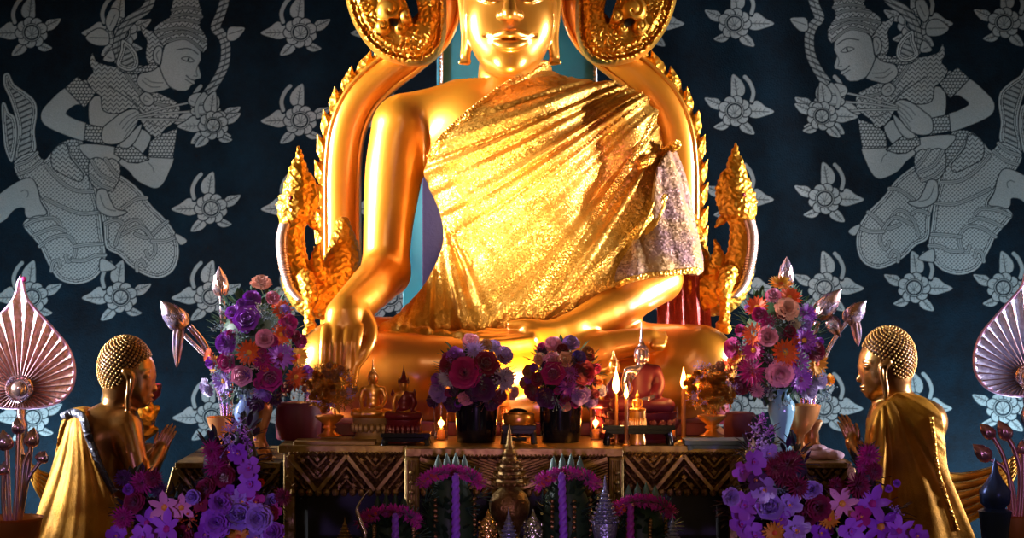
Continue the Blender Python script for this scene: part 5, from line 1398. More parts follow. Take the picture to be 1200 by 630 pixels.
# ---- gilt flower bunches in pedestal bowls
def gilt(px, label, sd, lab2):
    Y = -1.0; c = P(px, 456, Y); b0 = Vector((c.x, Y, P(0, 486, Y).z)); t = thing('gilt_flowers', label, 'flowers', b0, 'bunches of gilt flowers on the altar')
    foliage(t, b0, c, (.115, .09, .10), 90, .05, FC['goldfl'])
    for (x, y, k, cl, r) in rfill((px, 454), (30, 27), 60, [('ball', 'goldfl'), ('spiky', 'goldfl'), ('sprig', 'goldfl'), ('sprig', 'goldfl'), ('sprig', 'lilac'), ('ball', 'brown')], sd, (5, 8)):
        nx, nz = (x-px)/32, (y-454)/29; q = min(1, math.hypot(nx, nz)); Yf = Y-.11*math.sqrt(max(0, 1-q*q)); d = Vector((nx, -.6, -nz+.2)).normalized()
        put_flower(t, b0, P(x, y, Yf), d, k, cl, r*S(Yf))
    vase('pedestal_bowl', lab2, px, 486, 515, 17, Y, [(.8, 0), (.85, .05), (.5, .16), (.32, .30), (.5, .42), (.36, .52), (.5, .62), (.95, .85), (1.0, .98), (.9, 1.0)], M['goldface'], AT+.03)
gilt(386, 'bunch of small gilt flowers in front of the big statue hand', 31, 'small gold pedestal bowl in front of the big statue hand')
gilt(834, 'bunch of small gilt flowers left of the right tall bouquet', 32, 'small gold pedestal bowl left of the turquoise vase')
# ---- cascades at the front corners
CL = [(281, 495, 'sprig', 'lilac', 10), (269, 518, 'sprig', 'lilac', 11), (279, 531, 'orchid', 'purple', 12), (292, 549, 'orchid', 'violet', 13), (294, 567, 'orchid', 'violet', 14), (284, 588, 'orchid', 'lilac', 15), (279, 604, 'rose', 'lilac', 19), (304, 607, 'carnation', 'lilac', 15), (254, 612, 'carnation', 'violet', 17),
 (228, 582, 'ball', 'lilac', 10), (317, 587, 'ball', 'lilac', 10), (322, 625, 'carnation', 'violet', 12), (279, 629, 'gerbera', 'yellow', 14), (248, 527, 'spiky', 'magenta', 12), (252, 546, 'spiky', 'magenta', 13), (262, 557, 'carnation', 'crimson', 12), (264, 560, 'ball', 'cream', 6), (193, 594, 'lily', 'pink', 17), (213, 594, 'lily', 'pink', 15), (166, 566, 'spiky', 'magenta', 14), (158, 588, 'carnation', 'crimson', 12),
 (196, 620, 'lily', 'violet', 20), (172, 612, 'lily', 'violet', 16), (222, 608, 'sprig', 'orange', 11), (236, 590, 'orchid', 'crimson', 10), (332, 582, 'spiky', 'crimson', 11), (240, 626, 'orchid', 'purple', 13), (212, 628, 'carnation', 'crimson', 13), (144, 606, 'spiky', 'magenta', 13), (150, 574, 'ball', 'purple', 7), (145, 560, 'spiky', 'dark', 10), (300, 588, 'orchid', 'magenta', 11), (268, 580, 'orchid', 'purple', 12),
 (270, 505, 'sprig', 'lilac', 9), (290, 520, 'sprig', 'purple', 9), (288, 508, 'sprig', 'violet', 9), (262, 534, 'spiky', 'crimson', 10), (306, 565, 'ball', 'orange', 5), (180, 560, 'spiky', 'crimson', 11), (186, 574, 'spiky', 'dark', 11), (136, 628, 'orchid', 'purple', 12), (168, 630, 'orchid', 'violet', 14), (300, 630, 'orchid', 'lilac', 13), (320, 600, 'orchid', 'magenta', 11), (258, 590, 'carnation', 'violet', 13), (242, 572, 'carnation', 'crimson', 11)]
CR = [(891, 495, 'sprig', 'violet', 11), (893, 518, 'sprig', 'lilac', 12), (883, 541, 'orchid', 'violet', 14), (901, 531, 'orchid', 'lilac', 12), (896, 574, 'orchid', 'lilac', 15), (856, 582, 'carnation', 'lilac', 10), (873, 592, 'orchid', 'violet', 16), (901, 597, 'rose', 'lilac', 17), (926, 592, 'orchid', 'lilac', 14), (868, 615, 'orchid', 'violet', 17), (908, 624, 'gerbera', 'yellow', 13), (934, 622, 'orchid', 'lilac', 16),
 (924, 544, 'spiky', 'crimson', 17), (917, 557, 'spiky', 'crimson', 13), (934, 570, 'spiky', 'crimson', 14), (952, 575, 'carnation', 'lilac', 11), (959, 594, 'carnation', 'crimson', 14), (972, 608, 'gerbera', 'yellow', 12), (987, 590, 'lily', 'pink', 18), (1005, 568, 'spiky', 'crimson', 15), (1023, 590, 'lily', 'violet', 21), (997, 622, 'orchid', 'violet', 16), (1033, 617, 'lily', 'purple', 20), (1018, 533, 'spiky', 'magenta', 13), (1024, 552, 'spiky', 'crimson', 11),
 (1051, 566, 'ball', 'violet', 5), (1041, 573, 'ball', 'violet', 5), (1053, 622, 'lily', 'violet', 17), (945, 606, 'carnation', 'crimson', 12), (886, 562, 'orchid', 'dark', 12), (870, 552, 'orchid', 'violet', 11), (912, 574, 'sprig', 'grey', 8), (962, 625, 'orchid', 'purple', 14), (885, 505, 'sprig', 'lilac', 9), (900, 508, 'sprig', 'violet', 9), (886, 525, 'sprig', 'purple', 9), (907, 548, 'spiky', 'crimson', 12), (980, 570, 'spiky', 'crimson', 11), (1012, 546, 'spiky', 'magenta', 10), (915, 608, 'orchid', 'purple', 12), (885, 628, 'orchid', 'violet', 14), (1010, 605, 'orchid', 'magenta', 12), (1050, 600, 'sprig', 'lilac', 8), (1075, 628, 'orchid', 'purple', 12)]
def cascade(label, L, cx, sgn, fcs):
    Y = -1.62; c = P(cx, 640, Y); b0 = Vector((c.x, Y, OT)); t = thing('flower_cascade', label, 'flowers', b0)
    for (fx, fy, rx, rz) in fcs:
        cc = P(fx, fy, Y+.08); foliage(t, b0, cc, (rx*S(Y), .11, rz*S(Y)), int(rx*rz/10), .08, M['darkleaf'])
    for (px, py, k, col, r) in L:
        Yf = Y-.06-rnd.uniform(0, .10); p = P(px, py, Yf); d = Vector((rnd.uniform(-.5, .5), -1, rnd.uniform(-.1, .6))).normalized()
        put_flower(t, b0, p, d, k, col, r*S(Yf)*1.2)
M['darkleaf'] = mat('plum_foliage', (.05, .012, .06), 0, .5, col2=(.025, .04, .03), nscale=10)
cascade('purple orchid and lily spray rising from the bottom left before the carved side table', CL, 250, -1, [(285, 540, 18, 50), (270, 594, 56, 28), (190, 600, 50, 22), (160, 578, 16, 24), (252, 545, 16, 34)])
cascade('purple orchid and lily spray rising from the bottom right before the carved side table', CR, 930, 1, [(890, 545, 18, 46), (900, 594, 52, 28), (1000, 602, 58, 20), (928, 558, 22, 36), (1014, 565, 14, 34)])
# ================================================================== THINGS ON THE ALTAR
def on_altar(px, Y): return Vector(((px-600)*S(Y), Y, AT))
# --- small seated buddha figures: unit = 1 m tall knee width about .75
def mini_field(cloth=False):
    f = Field((-.46, -.36, 0), (.46, .26, 1.0), .011)
    if not cloth:
        f.ell((0, 0, .80), (.088, .095, .115), .02); f.ell((0, -.03, .75), (.065, .07, .075), .03); f.cone((0, 0, .72), (0, 0, .60), .05, .07, .03)
        f.ell((0, -.105, .775), (.012, .018, .022), .008); f.ell((0, -.095, .735), (.022, .012, .007), .006)
        for s in (-1, 1): f.chain([(s*.088, 0, .81), (s*.092, 0, .76), (s*.086, 0, .70)], [.016, .014, .013], .01)
        f.ell((0, 0, .50), (.15, .10, .17), .04); f.ell((0, 0, .30), (.14, .11, .14), .05); f.cone((-.15, 0, .58), (.15, 0, .58), .06, .06, .05)
        f.chain([(-.19, 0, .57), (-.235, -.01, .40), (-.215, -.08, .27), (-.20, -.20, .17)], [.058, .05, .042, .032], .02)
        f.chain([(-.20, -.20, .17), (-.19, -.25, .12), (-.19, -.26, .07)], [.036, .034, .02], .015)
        f.chain([(.19, 0, .57), (.24, -.01, .40), (.18, -.11, .25), (.03, -.20, .20)], [.058, .05, .04, .03], .02)
        f.chain([(.05, -.20, .20), (-.05, -.22, .19)], [.034, .024], .02)
    f.chain([(-.08, 0, .12), (-.34, -.12, .11)], [.11, .085], .04); f.chain([(-.33, -.14, .11), (0, -.25, .11), (.15, -.22, .13)], [.08, .075, .05], .03)
    f.chain([(.08, 0, .12), (.34, -.12, .10)], [.11, .085], .04); f.chain([(.33, -.14, .09), (0, -.22, .07)], [.08, .06], .03)
    f.F = np.maximum(f.F, .02 - f.ax[2][None, None, :]); return f
V, F_ = mini_field().poly()
def mini_robe():
    g = Field((-.46, -.36, 0), (.46, .26, 1.0), .012)
    g.ell((0, 0, .50), (.172, .122, .185), .04); g.ell((0, 0, .30), (.165, .135, .15), .05); g.cone((0, 0, .585), (.16, 0, .575), .085, .085, .05)
    g.chain([(.19, 0, .57), (.24, -.01, .40), (.19, -.10, .26)], [.08, .075, .07], .03)
    g.chain([(-.08, 0, .13), (-.34, -.12, .12)], [.125, .10], .04); g.chain([(.08, 0, .13), (.34, -.12, .11)], [.125, .10], .04); g.chain([(-.33, -.14, .11), (0, -.25, .11), (.33, -.14, .1)], [.095, .085, .09], .03)
    X = g.ax[0][:, None]; Z = g.ax[2][None, :]
    sd = sd2([(-.12, .35), (-.14, .42), (-.05, .56), (.06, .70), (.3, .70), (.5, .3), (.5, 0), (-.5, 0), (-.5, .21), (-.2, .24), (-.13, .28)], X, Z)[:, None, :]
    g.F = np.maximum(g.F, sd); g.F = np.maximum(g.F, .02 - g.ax[2][None, None, :]); return g.poly()
VR, FR = mini_robe()
def mini(label, px, Y, ptop, pbase, mbody, mrobe, crown, plw=.40, pm=None, spire=.30, group=None, yaw=0):
    zb = P(0, pbase, Y).z; zt = P(0, ptop, Y).z
    pl = 0.0
    tot = (zt-zb); k = tot/(.92+spire)
    t = thing('seated_figurine', label, 'figurine', on_altar(px, Y), group); t.rotation_euler.z = yaw
    h0 = zb-AT
    o = obj('body', np_mesh('body', V, F_, mbody), t, (0, 0, h0), None, k)
    if mrobe: obj('robe', np_mesh('robe', VR, FR, mrobe), o)
    m = MB()
    if crown:
        m.lathe([(.10, 0), (.115, .015), (.10, .05), (.075, .08), (.085, .09), (.06, .13), (.065, .14), (.04, .19), (.045, .20), (.022, .26), (.010, .34), (.001, .42)], (0, 0, .87), 16)
        for s in (-1, 1): m.lathe([(.022, 0), (.03, .06), (.001, .16)], (s*.105, 0, .84), 8)
        for s in (-1, 1): m.lathe([(.04, 0), (.05, .05), (.001, .17)], (s*.25, 0, .56), 8)
        m.build('crown', mrobe or mbody, o)
    else:
        m.lathe([(.050, 0), (.052, .03), (.035, .06), (.022, .08), (.026, .10), (.014, .16), (.004, spire-.02), (.001, spire)], (0, 0, .89), 12)
        m.build('flame_finial', mbody, o)
        m = MB()
        for i in range(150):
            z = 1-(i+.5)/105; r = math.sqrt(max(0, 1-z*z)); a = i*2.39996
            d = Vector((r*math.cos(a), r*math.sin(a), z))
            if (d.y < -.35 and d.z < .55) or z < -.45: continue
            m.ball((d.x*.092, d.y*.1, .805+d.z*.118), .013, 5, 4)
        m.build('hair_curls', mbody, o)
    m = MB(); w = plw*k; m.lathe([(w*1.05, 0), (w*1.08, h0*.12), (w*.95, h0*.25), (w*.82, h0*.45), (w*.9, h0*.7), (w*1.05, h0*.85), (w*1.08, h0+.02*k), (w*.9, h0+.03*k)], (0, 0, 0), 28, Matrix.Diagonal((1, .7, 1, 1)))
    for i in range(20):
        a = 2*PI*i/20; m.ball((w*math.cos(a), w*.7*math.sin(a), h0*.62), w*.15, 6, 5, (1, 1, 1.4*h0/w if w else 1))
    m.build('pedestal', pm or M['darkred'], t)
    return t
mini('small golden seated figurine with a tall pointed finial, right of the gilt flower bunch', 437, -.98, 417, 490, M['goldface'], None, False, .38, M['wood'])
mini('small dark red crowned figurine with pointed shoulders left of the purple bouquet', 473, -1.05, 424, 492, M['goldface'], M['darkred'], True, .38, M['darkred'], .42)
mini('silver headed seated figurine in a dark red robe with a tall needle finial', 752, -.98, 373, 484, M['irid'], M['maroon'], False, .44, M['maroon'], .36)
mini('plain golden figurine half hidden right of the rose bouquet', 719, -.80, 412, 480, M['gold'], M['darkred'], False, .36, M['darkred'], .12)
mini('tiny golden figurine sitting before the red robed silver headed one', 747, -1.19, 456, 482, M['goldface'], None, False, .40, M['goldface'], .2)
# --- black lacquer tray stand below the silver headed figurine
def stand(label, pa, pb, pt, Y, m, d=.26, name='lacquer_stand', cat='stand', legs=True, zbase=AT):
    x0, x1 = P(pa, 0, Y).x, P(pb, 0, Y).x; zt = P(0, pt, Y).z-zbase; w = x1-x0
    t = thing(name, label, cat, ((x0+x1)/2, Y, zbase))
    mb = MB(); mb.box((0, 0, zt-.012), (w, d, .024)); mb.box((0, 0, zt-.035), (w*.92, d*.9, .022)); mb.build('top', m, t, smooth=False)
    for a in (-1, 1):
        for b in (-1, 1):
            mb = MB(); mb.tube([(a*w*.40, b*d*.38, zt-.045), (a*w*.43, b*d*.41, zt*.4), (a*w*.44, b*d*.42, .0)], [.022, .014, .018], 8); mb.build('leg', m, t)
    return t
stand('low gold brown wooden board under the left gilt flower bowl', 346, 441, 515, -1.10, M['wood'], .20, 'wooden_board', 'board')
stand('slate blue board under the right gilt flower bowl', 801, 880, 514, -1.16, M['blue'], .20, 'blue_board', 'board')
stand('black lacquer tray in front of the silver headed figurine pedestal', 706, 790, 497, -1.18, M['black'], .14, 'black_tray', 'tray')
stand('black tray with a gold edge between the two black vases', 588, 628, 497, -1.12, M['blackmatte'], .12, 'black_tray', 'tray')
stand('small black tray in front of the dark red crowned figurine', 447, 505, 506, -1.19, M['black'], .14, 'black_tray', 'tray')
o = MB(); w = P(626, 0, -1.08).x-P(590, 0, -1.08).x; o.lathe([(w*.45, 0), (w*.5, .01), (w*.5, .055), (w*.47, .06), (w*.42, .03)], (0, 0, 0), 24); b = o.build('gold_bowl', M['goldface']); b.location = (P(608, 0, -1.12).x, -1.12, P(0, 497, -1.12).z); tag(b, 'shallow gold bowl on the tray between the two black vases', 'bowl')
# maroon cloth bundles at the two ends
def bundle(label, px, pa, pb, pt, Y, m):
    x0, x1 = P(pa, 0, Y).x, P(pb, 0, Y).x; z = P(0, pt, Y).z-AT; w = (x1-x0)/2
    mb = MB(); mb.lathe([(w*.9, 0), (w*.97, z*.05), (w, z*.5), (w*.98, z*.85), (w*.85, z*.97), (w*.5, z), (w*.1, z*1.01)], (0, 0, 0), 28, Matrix.Diagonal((1, .8, 1, 1)), 9, .03)
    o = mb.build('draped_box', m); o.location = ((x0+x1)/2, Y, AT); tag(o, label, 'box'); return o
bundle('maroon cloth covered round box behind the left gilt flowers', 345, 323, 376, 470, -.84, M['maroon'])
bundle('plum cloth covered round box beside the right gilt flowers', 866, 848, 886, 482, -.80, M['maroon'])
# small folded cloth at the right wing
mb = MB(); mb.ball((0, 0, .03), 1, 16, 10, (.085, .07, .035)); mb.ball((.06, -.02, .025), 1, 14, 8, (.06, .06, .028)); mb.ball((-.02, .0, .06), 1, 14, 8, (.05, .05, .022))
o = mb.build('folded_cloth', mat('pale_pink_cloth', (.65, .40, .50), 0, .7, bump=(25, .6, .02))); o.location = (P(963, 0, -.95).x, -.95, WT-.001); tag(o, 'small pale pink folded cloth on the right side table', 'cloth')
# --- candles and oil lights burning on the altar
def lit_candle(label, px, pt, pb, Y, glass, power, r=.014, group=None, fl=.034):
    zt = P(0, pt, Y).z; zb = AT; H = zt-zb
    t = thing('lit_candle' if not glass else 'candle_glass', label, 'candle', on_altar(px, Y), group)
    ch = H-fl*1.6 if not glass else min(.06, H*.4)
    m = MB(); m.lathe([(r, .008), (r*1.02, ch*.5), (r*.96, ch), (r*.5, ch-.003)], (0, 0, 0), 14); m.tube([(0, 0, ch-.004), (0.001, 0, ch+.012)], .0016, 5); m.build('candle', M['wax'], t)
    m = MB(); m.lathe([(.001, 0), (fl*.20, fl*.25), (fl*.26, fl*.55), (fl*.16, fl*1.05), (fl*.05, fl*1.5), (.0004, fl*1.8)], (0, 0, ch+.006), 12); m.build('flame', M['flame'], t)
    if glass:
        m = MB(); R_ = glass; m.lathe([(R_*.8, 0), (R_*.85, .004), (R_, H*.9), (R_, H), (R_*.93, H), (R_*.9, H*.5), (R_*.75, .012)], (0, 0, 0), 24); m.build('glass', M['glass'], t)
    else:
        m = MB(); m.lathe([(r*2.4, 0), (r*2.4, .006), (r*1.2, .012), (r*1.3, .03), (r*.9, .03)], (0, 0, 0), 16); m.build('holder', M['goldface'], t)
    point('flame_light', (t.location.x, Y-.01, AT+ch+fl), power, (1, .50, .14), .02)
lit_candle('tall lit candle burning left of the right gilt flower bunch', 801, 434, 0, -1.02, None, 5, .012, None, .065)
lit_candle('tall lit candle burning just right of the rose bouquet', 722, 434, 0, -1.20, None, 5, .010, None, .08)
lit_candle('lit candle in front of the silver headed figurine', 734, 452, 0, -1.26, None, 4, .010, None, .045)
lit_candle('amber candle glass at the left side of the left black vase', 517, 473, 0, -.90, .042, 14, .022, 'amber candle glasses on the altar')
lit_candle('amber candle glass at the right side of the left black vase', 592, 476, 0, -.80, .030, 6, .018, 'amber candle glasses on the altar')
lit_candle('amber candle glass at the right side of the right black vase', 698, 478, 0, -.88, .036, 8, .020, 'amber candle glasses on the altar')
lit_candle('amber candle glass close behind the far right candle', 788, 476, 0, -.86, .030, 4, .018, 'amber candle glasses on the altar')
# floodlights hidden behind the central vases, aimed up at the statue
def floodlamp(label, px, Y, tgt, power, zoff=.10, ang=60):
    t = thing('altar_lamp', label, 'lamp', on_altar(px, Y), 'small floodlamps behind the middle vases')
    c = t.location + Vector((0, 0, zoff)); d = (Vector(tgt)-c).normalized(); q = d.to_track_quat('Z', 'Y').to_matrix().to_4x4(); T = Matrix.Translation((0, 0, zoff)) @ q
    m = MB(); m.lathe([(.02, -.06), (.04, -.05), (.05, 0), (.056, .03), (.050, .03), (.044, .0)], (0, 0, 0), 20, T); m.build('housing', M['blackmatte'], t)
    m = MB(); m.lathe([(.044, .010), (.03, .016), (.001, .018)], (0, 0, 0), 20, T); m.build('lens', M['lampface'], t)
    m = MB(); m.box((0, 0, .01), (.09, .07, .02)); m.tube([(0, .0, .015), (0, .0, zoff-.04)], .010, 8); m.build('stand', M['blackmatte'], t, smooth=False)
    spot('altar_spotlight', c + d*.04, tgt, power, (1, .72, .38), ang, .9, .04)
floodlamp('small floodlamp hidden between the two middle bouquets', 607, -.92, (.05, -.5, 2.38), 300, .12, 80)
# brass ladle shapes
m = MB(); q = P(478, 516, -1.3)
# ================================================================== FOREGROUND OFFERINGS
def on_low(px, Y): return Vector(((px-600)*S(Y), Y, OT))
def pagoda(label, px, pt, Y, wpx, m, tiers=7, bulb=False, group=None, name='small_pagoda', zb=OT, mm=None):
    H = P(0, pt, Y).z-zb; R_ = wpx*S(Y)/2
    t = thing(name, label, 'pagoda ornament', Vector(((px-600)*S(Y), Y, zb)), group)
    prof = [(R_*.9, 0), (R_*1.05, .02), (R_*.9, .05)]
    zs = H*.42 if not bulb else bulb
    if bulb:
        b = MB(); bz = zs; b.lathe([(R_*.5, 0), (R_*.85, bz*.06), (R_*.55, bz*.14), (R_*.7, bz*.30), (R_*1.15, bz*.55), (R_*1.2, bz*.72), (R_*.95, bz*.88), (R_*.5, bz*.98), (R_*.45, bz)], (0, 0, 0), 28)
        b.build('bulb', mm or M['olddull'], t)
    else:
        b = MB(); b.lathe([(R_*.9, 0), (R_*1.0, zs*.1), (R_*.8, zs*.3), (R_*.85, zs*.55), (R_*1.02, zs*.9), (R_*.95, zs)], (0, 0, 0), 24); b.build('base', mm or m, t)
    s = MB(); hh = H-zs; p = []
    for i in range(tiers):
        u = i/tiers; r = R_*(1-u)**.9*.98 + .004; z = zs+hh*.72*u; dz = hh*.72/tiers
        p += [(r*.80, z), (r, z+dz*.25), (r*1.02, z+dz*.45), (r*.78, z+dz*.65), (r*.74, z+dz*.98)]
    p += [(R_*.16, zs+hh*.74), (R_*.10, zs+hh*.86), (.0008, H)]
    s.lathe(p, (0, 0, 0), 20)
    for i in range(tiers):
        u = i/tiers; r = R_*(1-u)**.9*.98+.004; z = zs+hh*.72*(u+.35/tiers)
        n = max(8, int(16*(1-u))+4)
        for k in range(n): a = 2*PI*k/n; s.ball((r*math.cos(a), r*math.sin(a), z), r*.11+.001, 5, 4)
    s.build('spire', m, t); return t
pagoda('large dull gold stupa finial with tiered spire and round bulb at the middle front', 597, 497, -1.62, 40, M['olddull'], 6, .30, name='gold_stupa')
pagoda('tarnished silver blue tiered pagoda right of the middle candles', 709, 556, -2.06, 30, M['bluepag'], 8)
pagoda('tiny silver blue pagoda in front of the large gold stupa', 596, 594, -2.05, 17, M['bluepag'], 5, group='tiny silver pagodas along the front')
pagoda('tiny silver blue pagoda at the right front by the garlanded offering', 788, 602, -2.05, 15, M['bluepag'], 5, group='tiny silver pagodas along the front')
pagoda('tiny gold pagoda tip at the left front', 404, 605, -2.0, 15, M['dullrib'], 5)
for px, lab in ((572, 'glittery gold ornament left of the tiny silver pagoda'), (625, 'glittery pale ornament right of the tiny silver pagoda')):
    m = MB(); m.lathe([(.03, 0), (.035, .01), (.015, .04), (.03, .08), (.045, .12), (.035, .16), (.012, .19), (.001, .22)], (0, 0, 0), 16)
    for i in range(26): a = i*2.4; z = .07+.09*i/26; m.ball((.042*math.cos(a), .042*math.sin(a), z), .010, 5, 4)
    zt = P(0, 596, -1.95).z-OT
    for v in range(len(m.v)): m.v[v] = (m.v[v][0], m.v[v][1], m.v[v][2]*zt/.22)
    o = m.build('glitter_ornament', mat('glitter_gold' if px < 600 else 'glitter_pale', (.75, .50, .15) if px < 600 else (.55, .60, .45), .9, .25, glitter=.8, gscale=120)); o.location = on_low(px, -1.95); tag(o, lab, 'ornament')
def spiral_candle(label, px, pt, Y, wpx, m, lean=0, group='violet spiral candles in front of the altar'):
    H = P(0, pt, Y).z-OT; r = wpx*S(Y)/2; t = thing('spiral_candle', label, 'candle', on_low(px, Y), group)
    b = MB(); vs = []; fs = []; n = 20; rows = 120
    for i in range(rows+1):
        u = i/rows; z = .03+(H-.03)*u; rr = r*(1-.18*u)*(1 if u < .97 else .6)
        for j in range(n):
            a = 2*PI*j/n; q = rr*(1+.13*math.cos(3*a - u*H*160)); vs.append((q*math.cos(a)+lean*u, q*math.sin(a), z))
    for i in range(rows):
        for j in range(n): k = (j+1) % n; fs.append((i*n+j, i*n+k, (i+1)*n+k, (i+1)*n+j))
    fs.append(tuple(range(n))[::-1]); fs.append(tuple(rows*n+j for j in range(n)))
    b.add(vs, fs); b.build('wax', m, t)
    b = MB(); b.tube([(lean, 0, H-.004), (lean+.002, 0, H+.012)], .0018, 5); b.build('wick', M['blackmatte'], t)
    b = MB(); b.lathe([(r*2.6, 0), (r*2.7, .01), (r*1.2, .02), (r*1.4, .045), (r*1.15, .045)], (0, 0, 0), 18); b.build('holder', M['silver'], t)
spiral_candle('violet spiral candle before the left middle offering, left of the gold stupa', 534, 554, -1.98, 10, M['candle'])
spiral_candle('violet spiral candle before the right middle offering, right of the gold stupa', 661, 553, -1.98, 10, M['candle'], -.012)
spiral_candle('short violet candle at the left, before the outer left garlanded offering', 463, 601, -2.1, 9, M['candle'])
M['candle2'] = mat('magenta_wax', (.45, .04, .45), 0, .4, subs=.4)
spiral_candle('magenta violet candle before the outer right garlanded offering', 739, 590, -2.1, 9, M['candle2'])
def offering(label, px, pt, pg, wpx, Y, cols):
    """banana leaf offering: dark leaf cone, pink flower garland arch, green buds on top"""
    b0 = on_low(px, Y); t = thing('banana_leaf_offering', label, 'offering', b0, 'garlanded banana leaf offerings')
    w = wpx*S(Y)/2; zg = P(0, pg, Y).z-OT; zt = P(0, pt, Y).z-OT
    m = MB(); m.lathe([(w*.85, 0), (w*.9, zg*.3), (w*.75, zg*.7), (w*.5, zg*.95), (w*.1, zg)], (0, 0, 0), 20); 
    for i in range(130):
        a = rnd.uniform(0, 2*PI); u = rnd.random(); r = w*(.9-.4*u)
        T = Matrix.Translation((r*math.cos(a), r*math.sin(a), zg*u*.9)) @ Matrix.Rotation(a, 4, 'Z') @ Matrix.Rotation(-rnd.uniform(.4, 1.3), 4, 'Y'); m.petal(.08, .03, T, cup=-.1)
    o = m.build('leaf_cone', M['green'], t); o['kind'] = 'stuff'
    m = MB()
    for i in range(170):     # garland arch of florets
        u = i/169; a = PI*(.08+.84*u); x = -w*1.05*math.cos(a); z = zg-.055+.075*math.sin(a)
        for q in range(3):
            d = Vector((rnd.gauss(0, 1), rnd.gauss(0, 1)-.4, rnd.gauss(0, 1))).normalized(); T = Matrix.Translation(Vector((x, -w*.45, z))+d*.012) @ d.to_track_quat('X', 'Z').to_matrix().to_4x4(); m.petal(.032, .016, T, cup=.1, rows=3)
    o = m.build('garland', FC['garland'], t); o['kind'] = 'stuff'
    m = MB()
    for i in range(14): T = Matrix.Translation((-w*.95+rnd.uniform(-.01, .02)+i*.004, -w*.52, zg-.03+i*.002)) @ Vector((rnd.gauss(0, 1), -1, rnd.gauss(0, 1))).to_track_quat('X', 'Z').to_matrix().to_4x4(); m.petal(.034, .018, T, rows=3)
    m.build('orange_blossom', FC['orange'], t)
    for i in range(4):
        x = (-.36+.24*i)*w*1.3; m = MB(); h = zt-zg+.05 - abs(i-1.5)*.012
        m.lathe([(.010, -.05), (.018, 0), (.022, h*.35), (.014, h*.7), (.001, h)], (x, -.02*(i % 2), zg-.02), 10, None, 4, .1); m.build('bud', M['leafpale'] if cols else M['green'], t)
    for (dx, dz, an) in ((.75, -.02, .9), (.95, -.10, -.5), (-.9, -.13, .3), (.5, -.16, -.9)):
        m = MB()
        for k in range(4): m.petal(.075, .028, Matrix.Translation((dx*w, -w*.6, zg+dz)) @ Matrix.Rotation(-an-k*.35, 4, 'Y'), cup=.1)
        m.build('leaf_tip', M['leafpale'], t)
    for i in range(3):
        m = MB(); a = -2.2+i*.9
        for k in range(10): m.ball((w*.9*math.cos(a), w*.9*math.sin(a), .02+zg*.07*k), .012, 6, 4)
        m.build('gold_bead_string', M['dullrib'], t)
offering('garlanded banana leaf offering left of the gold stupa', 529, 535, 556, 66, -1.72, True)
offering('garlanded banana leaf offering right of the gold stupa', 664, 536, 558, 66, -1.72, True)
offering('lower garlanded banana leaf offering at the far left of the row', 458, 583, 602, 66, -1.86, False)
offering('lower garlanded banana leaf offering at the far right of the row', 752, 570, 590, 66, -1.86, True)
# more tiny items between the offerings
m = MB(); c = on_low(424, -2.1)
L = smooth_path([tuple(P(x, y, -2.1)-c) for x, y in ((428, 625), (420, 605), (419, 595), (424, 585), (432, 574))], 5); m.tube(L, [.014*(1-.8*i/(len(L)-1)) for i in range(len(L))], 10)
m.lathe([(.05, 0), (.055, .01), (.02, .03)], (L[0][0], 0, 0), 14); m.tube([(L[0][0], 0, 0), L[0]], .010, 8)
o = m.build('curved_horn', M['silver']); o.location = c; tag(o, 'thin curved pale horn ornament at the left front before the dark altar body', 'ornament')
# ================================================================== CAMERA AND LIGHT
cam = bpy.data.cameras.new('camera'); co = bpy.data.objects.new('camera', cam); link(co)
co.location = (0, CAMY, CAMZ); co.rotation_euler = (PI/2, 0, 0); cam.lens = 72; cam.sensor_width = 36; cam.clip_end = 100
scene.camera = co
W = bpy.data.worlds.new('hall'); scene.world = W; W.use_nodes = True
wn, wl = W.node_tree.nodes, W.node_tree.links
bg = wn['Background']; tcw = wn.new('ShaderNodeTexCoord'); nz = wn.new('ShaderNodeTexNoise'); nz.inputs['Scale'].default_value = 2.2; nz.inputs['Detail'].default_value = 2
cr = wn.new('ShaderNodeValToRGB'); e = cr.color_ramp.elements
e[0].position = .38; e[0].color = (.035, .018, .010, 1); e[1].position = .66; e[1].color = (.36, .20, .08, 1)
wl.new(tcw.outputs['Generated'], nz.inputs['Vector']); wl.new(nz.outputs['Fac'], cr.inputs['Fac']); wl.new(cr.outputs['Color'], bg.inputs['Color'])
bg.inputs['Strength'].default_value = .42
spot('warm_hall_lamp', (-1.6, -7, 6.5), (0, 0, 2.4), 200, (1, .58, .24), 24, .8, .9)
spot('warm_front_lamp', (.8, -9, 2.2), (.1, 0, 2.4), 150, (1, .60, .26), 20, .8, .8)
spot('chest_spotlight', (-.25, -6.2, 2.2), (.0, -.2, 2.88), 8500, (1, .88, .70), 11.5, 1, .2)
spot('angel_spotlight', (-3.0, -7, 3.6), (-2.75, 1.8, 3.1), 330, (.85, .94, 1), 20, .9, .3)
spot('angel_spotlight', (3.0, -7, 3.6), (2.85, 1.8, 3.1), 330, (.85, .94, 1), 20, .9, .3)
spot('cool_front_lamp', (0, -8.5, 5.5), (0, 1.8, 2.8), 15, (.85, .92, 1), 50, .5, .3)
area('cool_lamp', (-5.0, -.4, 3.3), (-.6, 0, 2.9), .40, 165, (.90, .92, 1), 2.6, 50)
area('cool_lamp', (5.0, -.4, 2.7), (1.0, 0, 2.6), .40, 85, (.92, .90, 1), 2.2, 45)
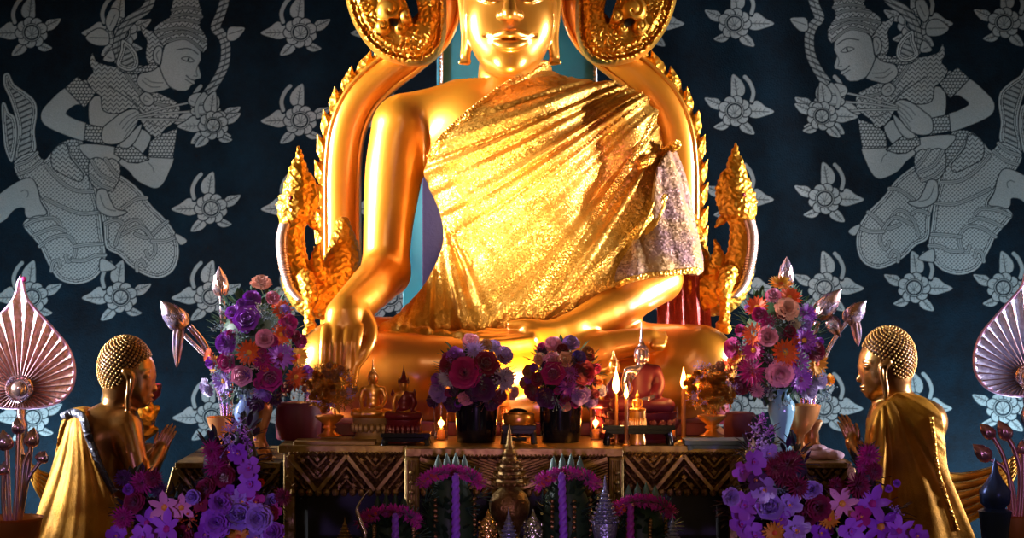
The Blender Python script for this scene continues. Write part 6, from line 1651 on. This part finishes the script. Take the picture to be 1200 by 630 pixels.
spot('pink_spotlight', (1.2, -5.5, 4.0), (.44, 0, 3.15), 420, (1, .28, .78), 8, .9, .1)
spot('bouquet_fill', (-1.2, -5.2, 3.4), (-1.40, -1.0, 2.15), 80, (1, .80, .88), 12, .8, .15)  # added fill pair, only there to brighten the two tall bouquets
spot('bouquet_fill', (1.2, -5.2, 3.4), (1.45, -1.0, 2.15), 90, (1, .80, .80), 12, .8, .15)
spot('fan_fill', (-3.9, -4.0, 3.2), (-3.0, .4, 2.2), 110, (1, .62, .85), 15, .8, .2)  # added fills lifting the dark fans, not fixtures of the hall
spot('fan_fill', (4.0, -4.0, 3.2), (3.2, .4, 2.3), 110, (.85, .75, 1), 15, .8, .2)
area('blue_uplighter', (-3.3, .9, .9), (-2.9, 1.8, 2.4), .5, 60, (.55, .82, 1))
area('blue_uplighter', (3.3, .9, .9), (2.9, 1.8, 2.4), .5, 60, (.55, .82, 1))
spot('violet_floodlight', (-2.4, -4.6, 1.3), (-1.55, -1.6, 1.4), 95, (.50, .30, 1), 26, .8, .15)
spot('violet_floodlight', (2.4, -4.6, 1.3), (1.55, -1.6, 1.4), 95, (.50, .30, 1), 26, .8, .15)
spot('corner_fill', (-3.2, -4.8, 1.9), (-2.72, -1.2, 1.55), 70, (1, .60, .80), 12, .8, .1)  # extra fills put in to light the corner lotus bunches
spot('corner_fill', (3.2, -4.8, 1.9), (2.70, -1.3, 1.55), 55, (.75, .50, 1), 12, .8, .1)
spot('altar_front_fill', (-.5, -5.2, 2.0), (-.80, -1.0, 1.84), 70, (1, .66, .34), 9, .8, .1)  # added warm fills that brighten the small figurines and gilt flowers
spot('altar_front_fill', (.5, -5.2, 2.0), (.85, -1.0, 1.84), 60, (1, .66, .34), 10, .8, .1)
spot('violet_candle_light', (0, -5.5, 1.5), (0, -1.9, 1.35), 75, (.72, .35, 1), 24, .8, .15)
vs = scene.view_settings; vs.view_transform = 'Standard'; vs.look = 'None'; vs.gamma = 1; vs.exposure = 0; vs.use_curve_mapping = False
scene.cycles.max_bounces = 6; scene.cycles.use_denoising = True
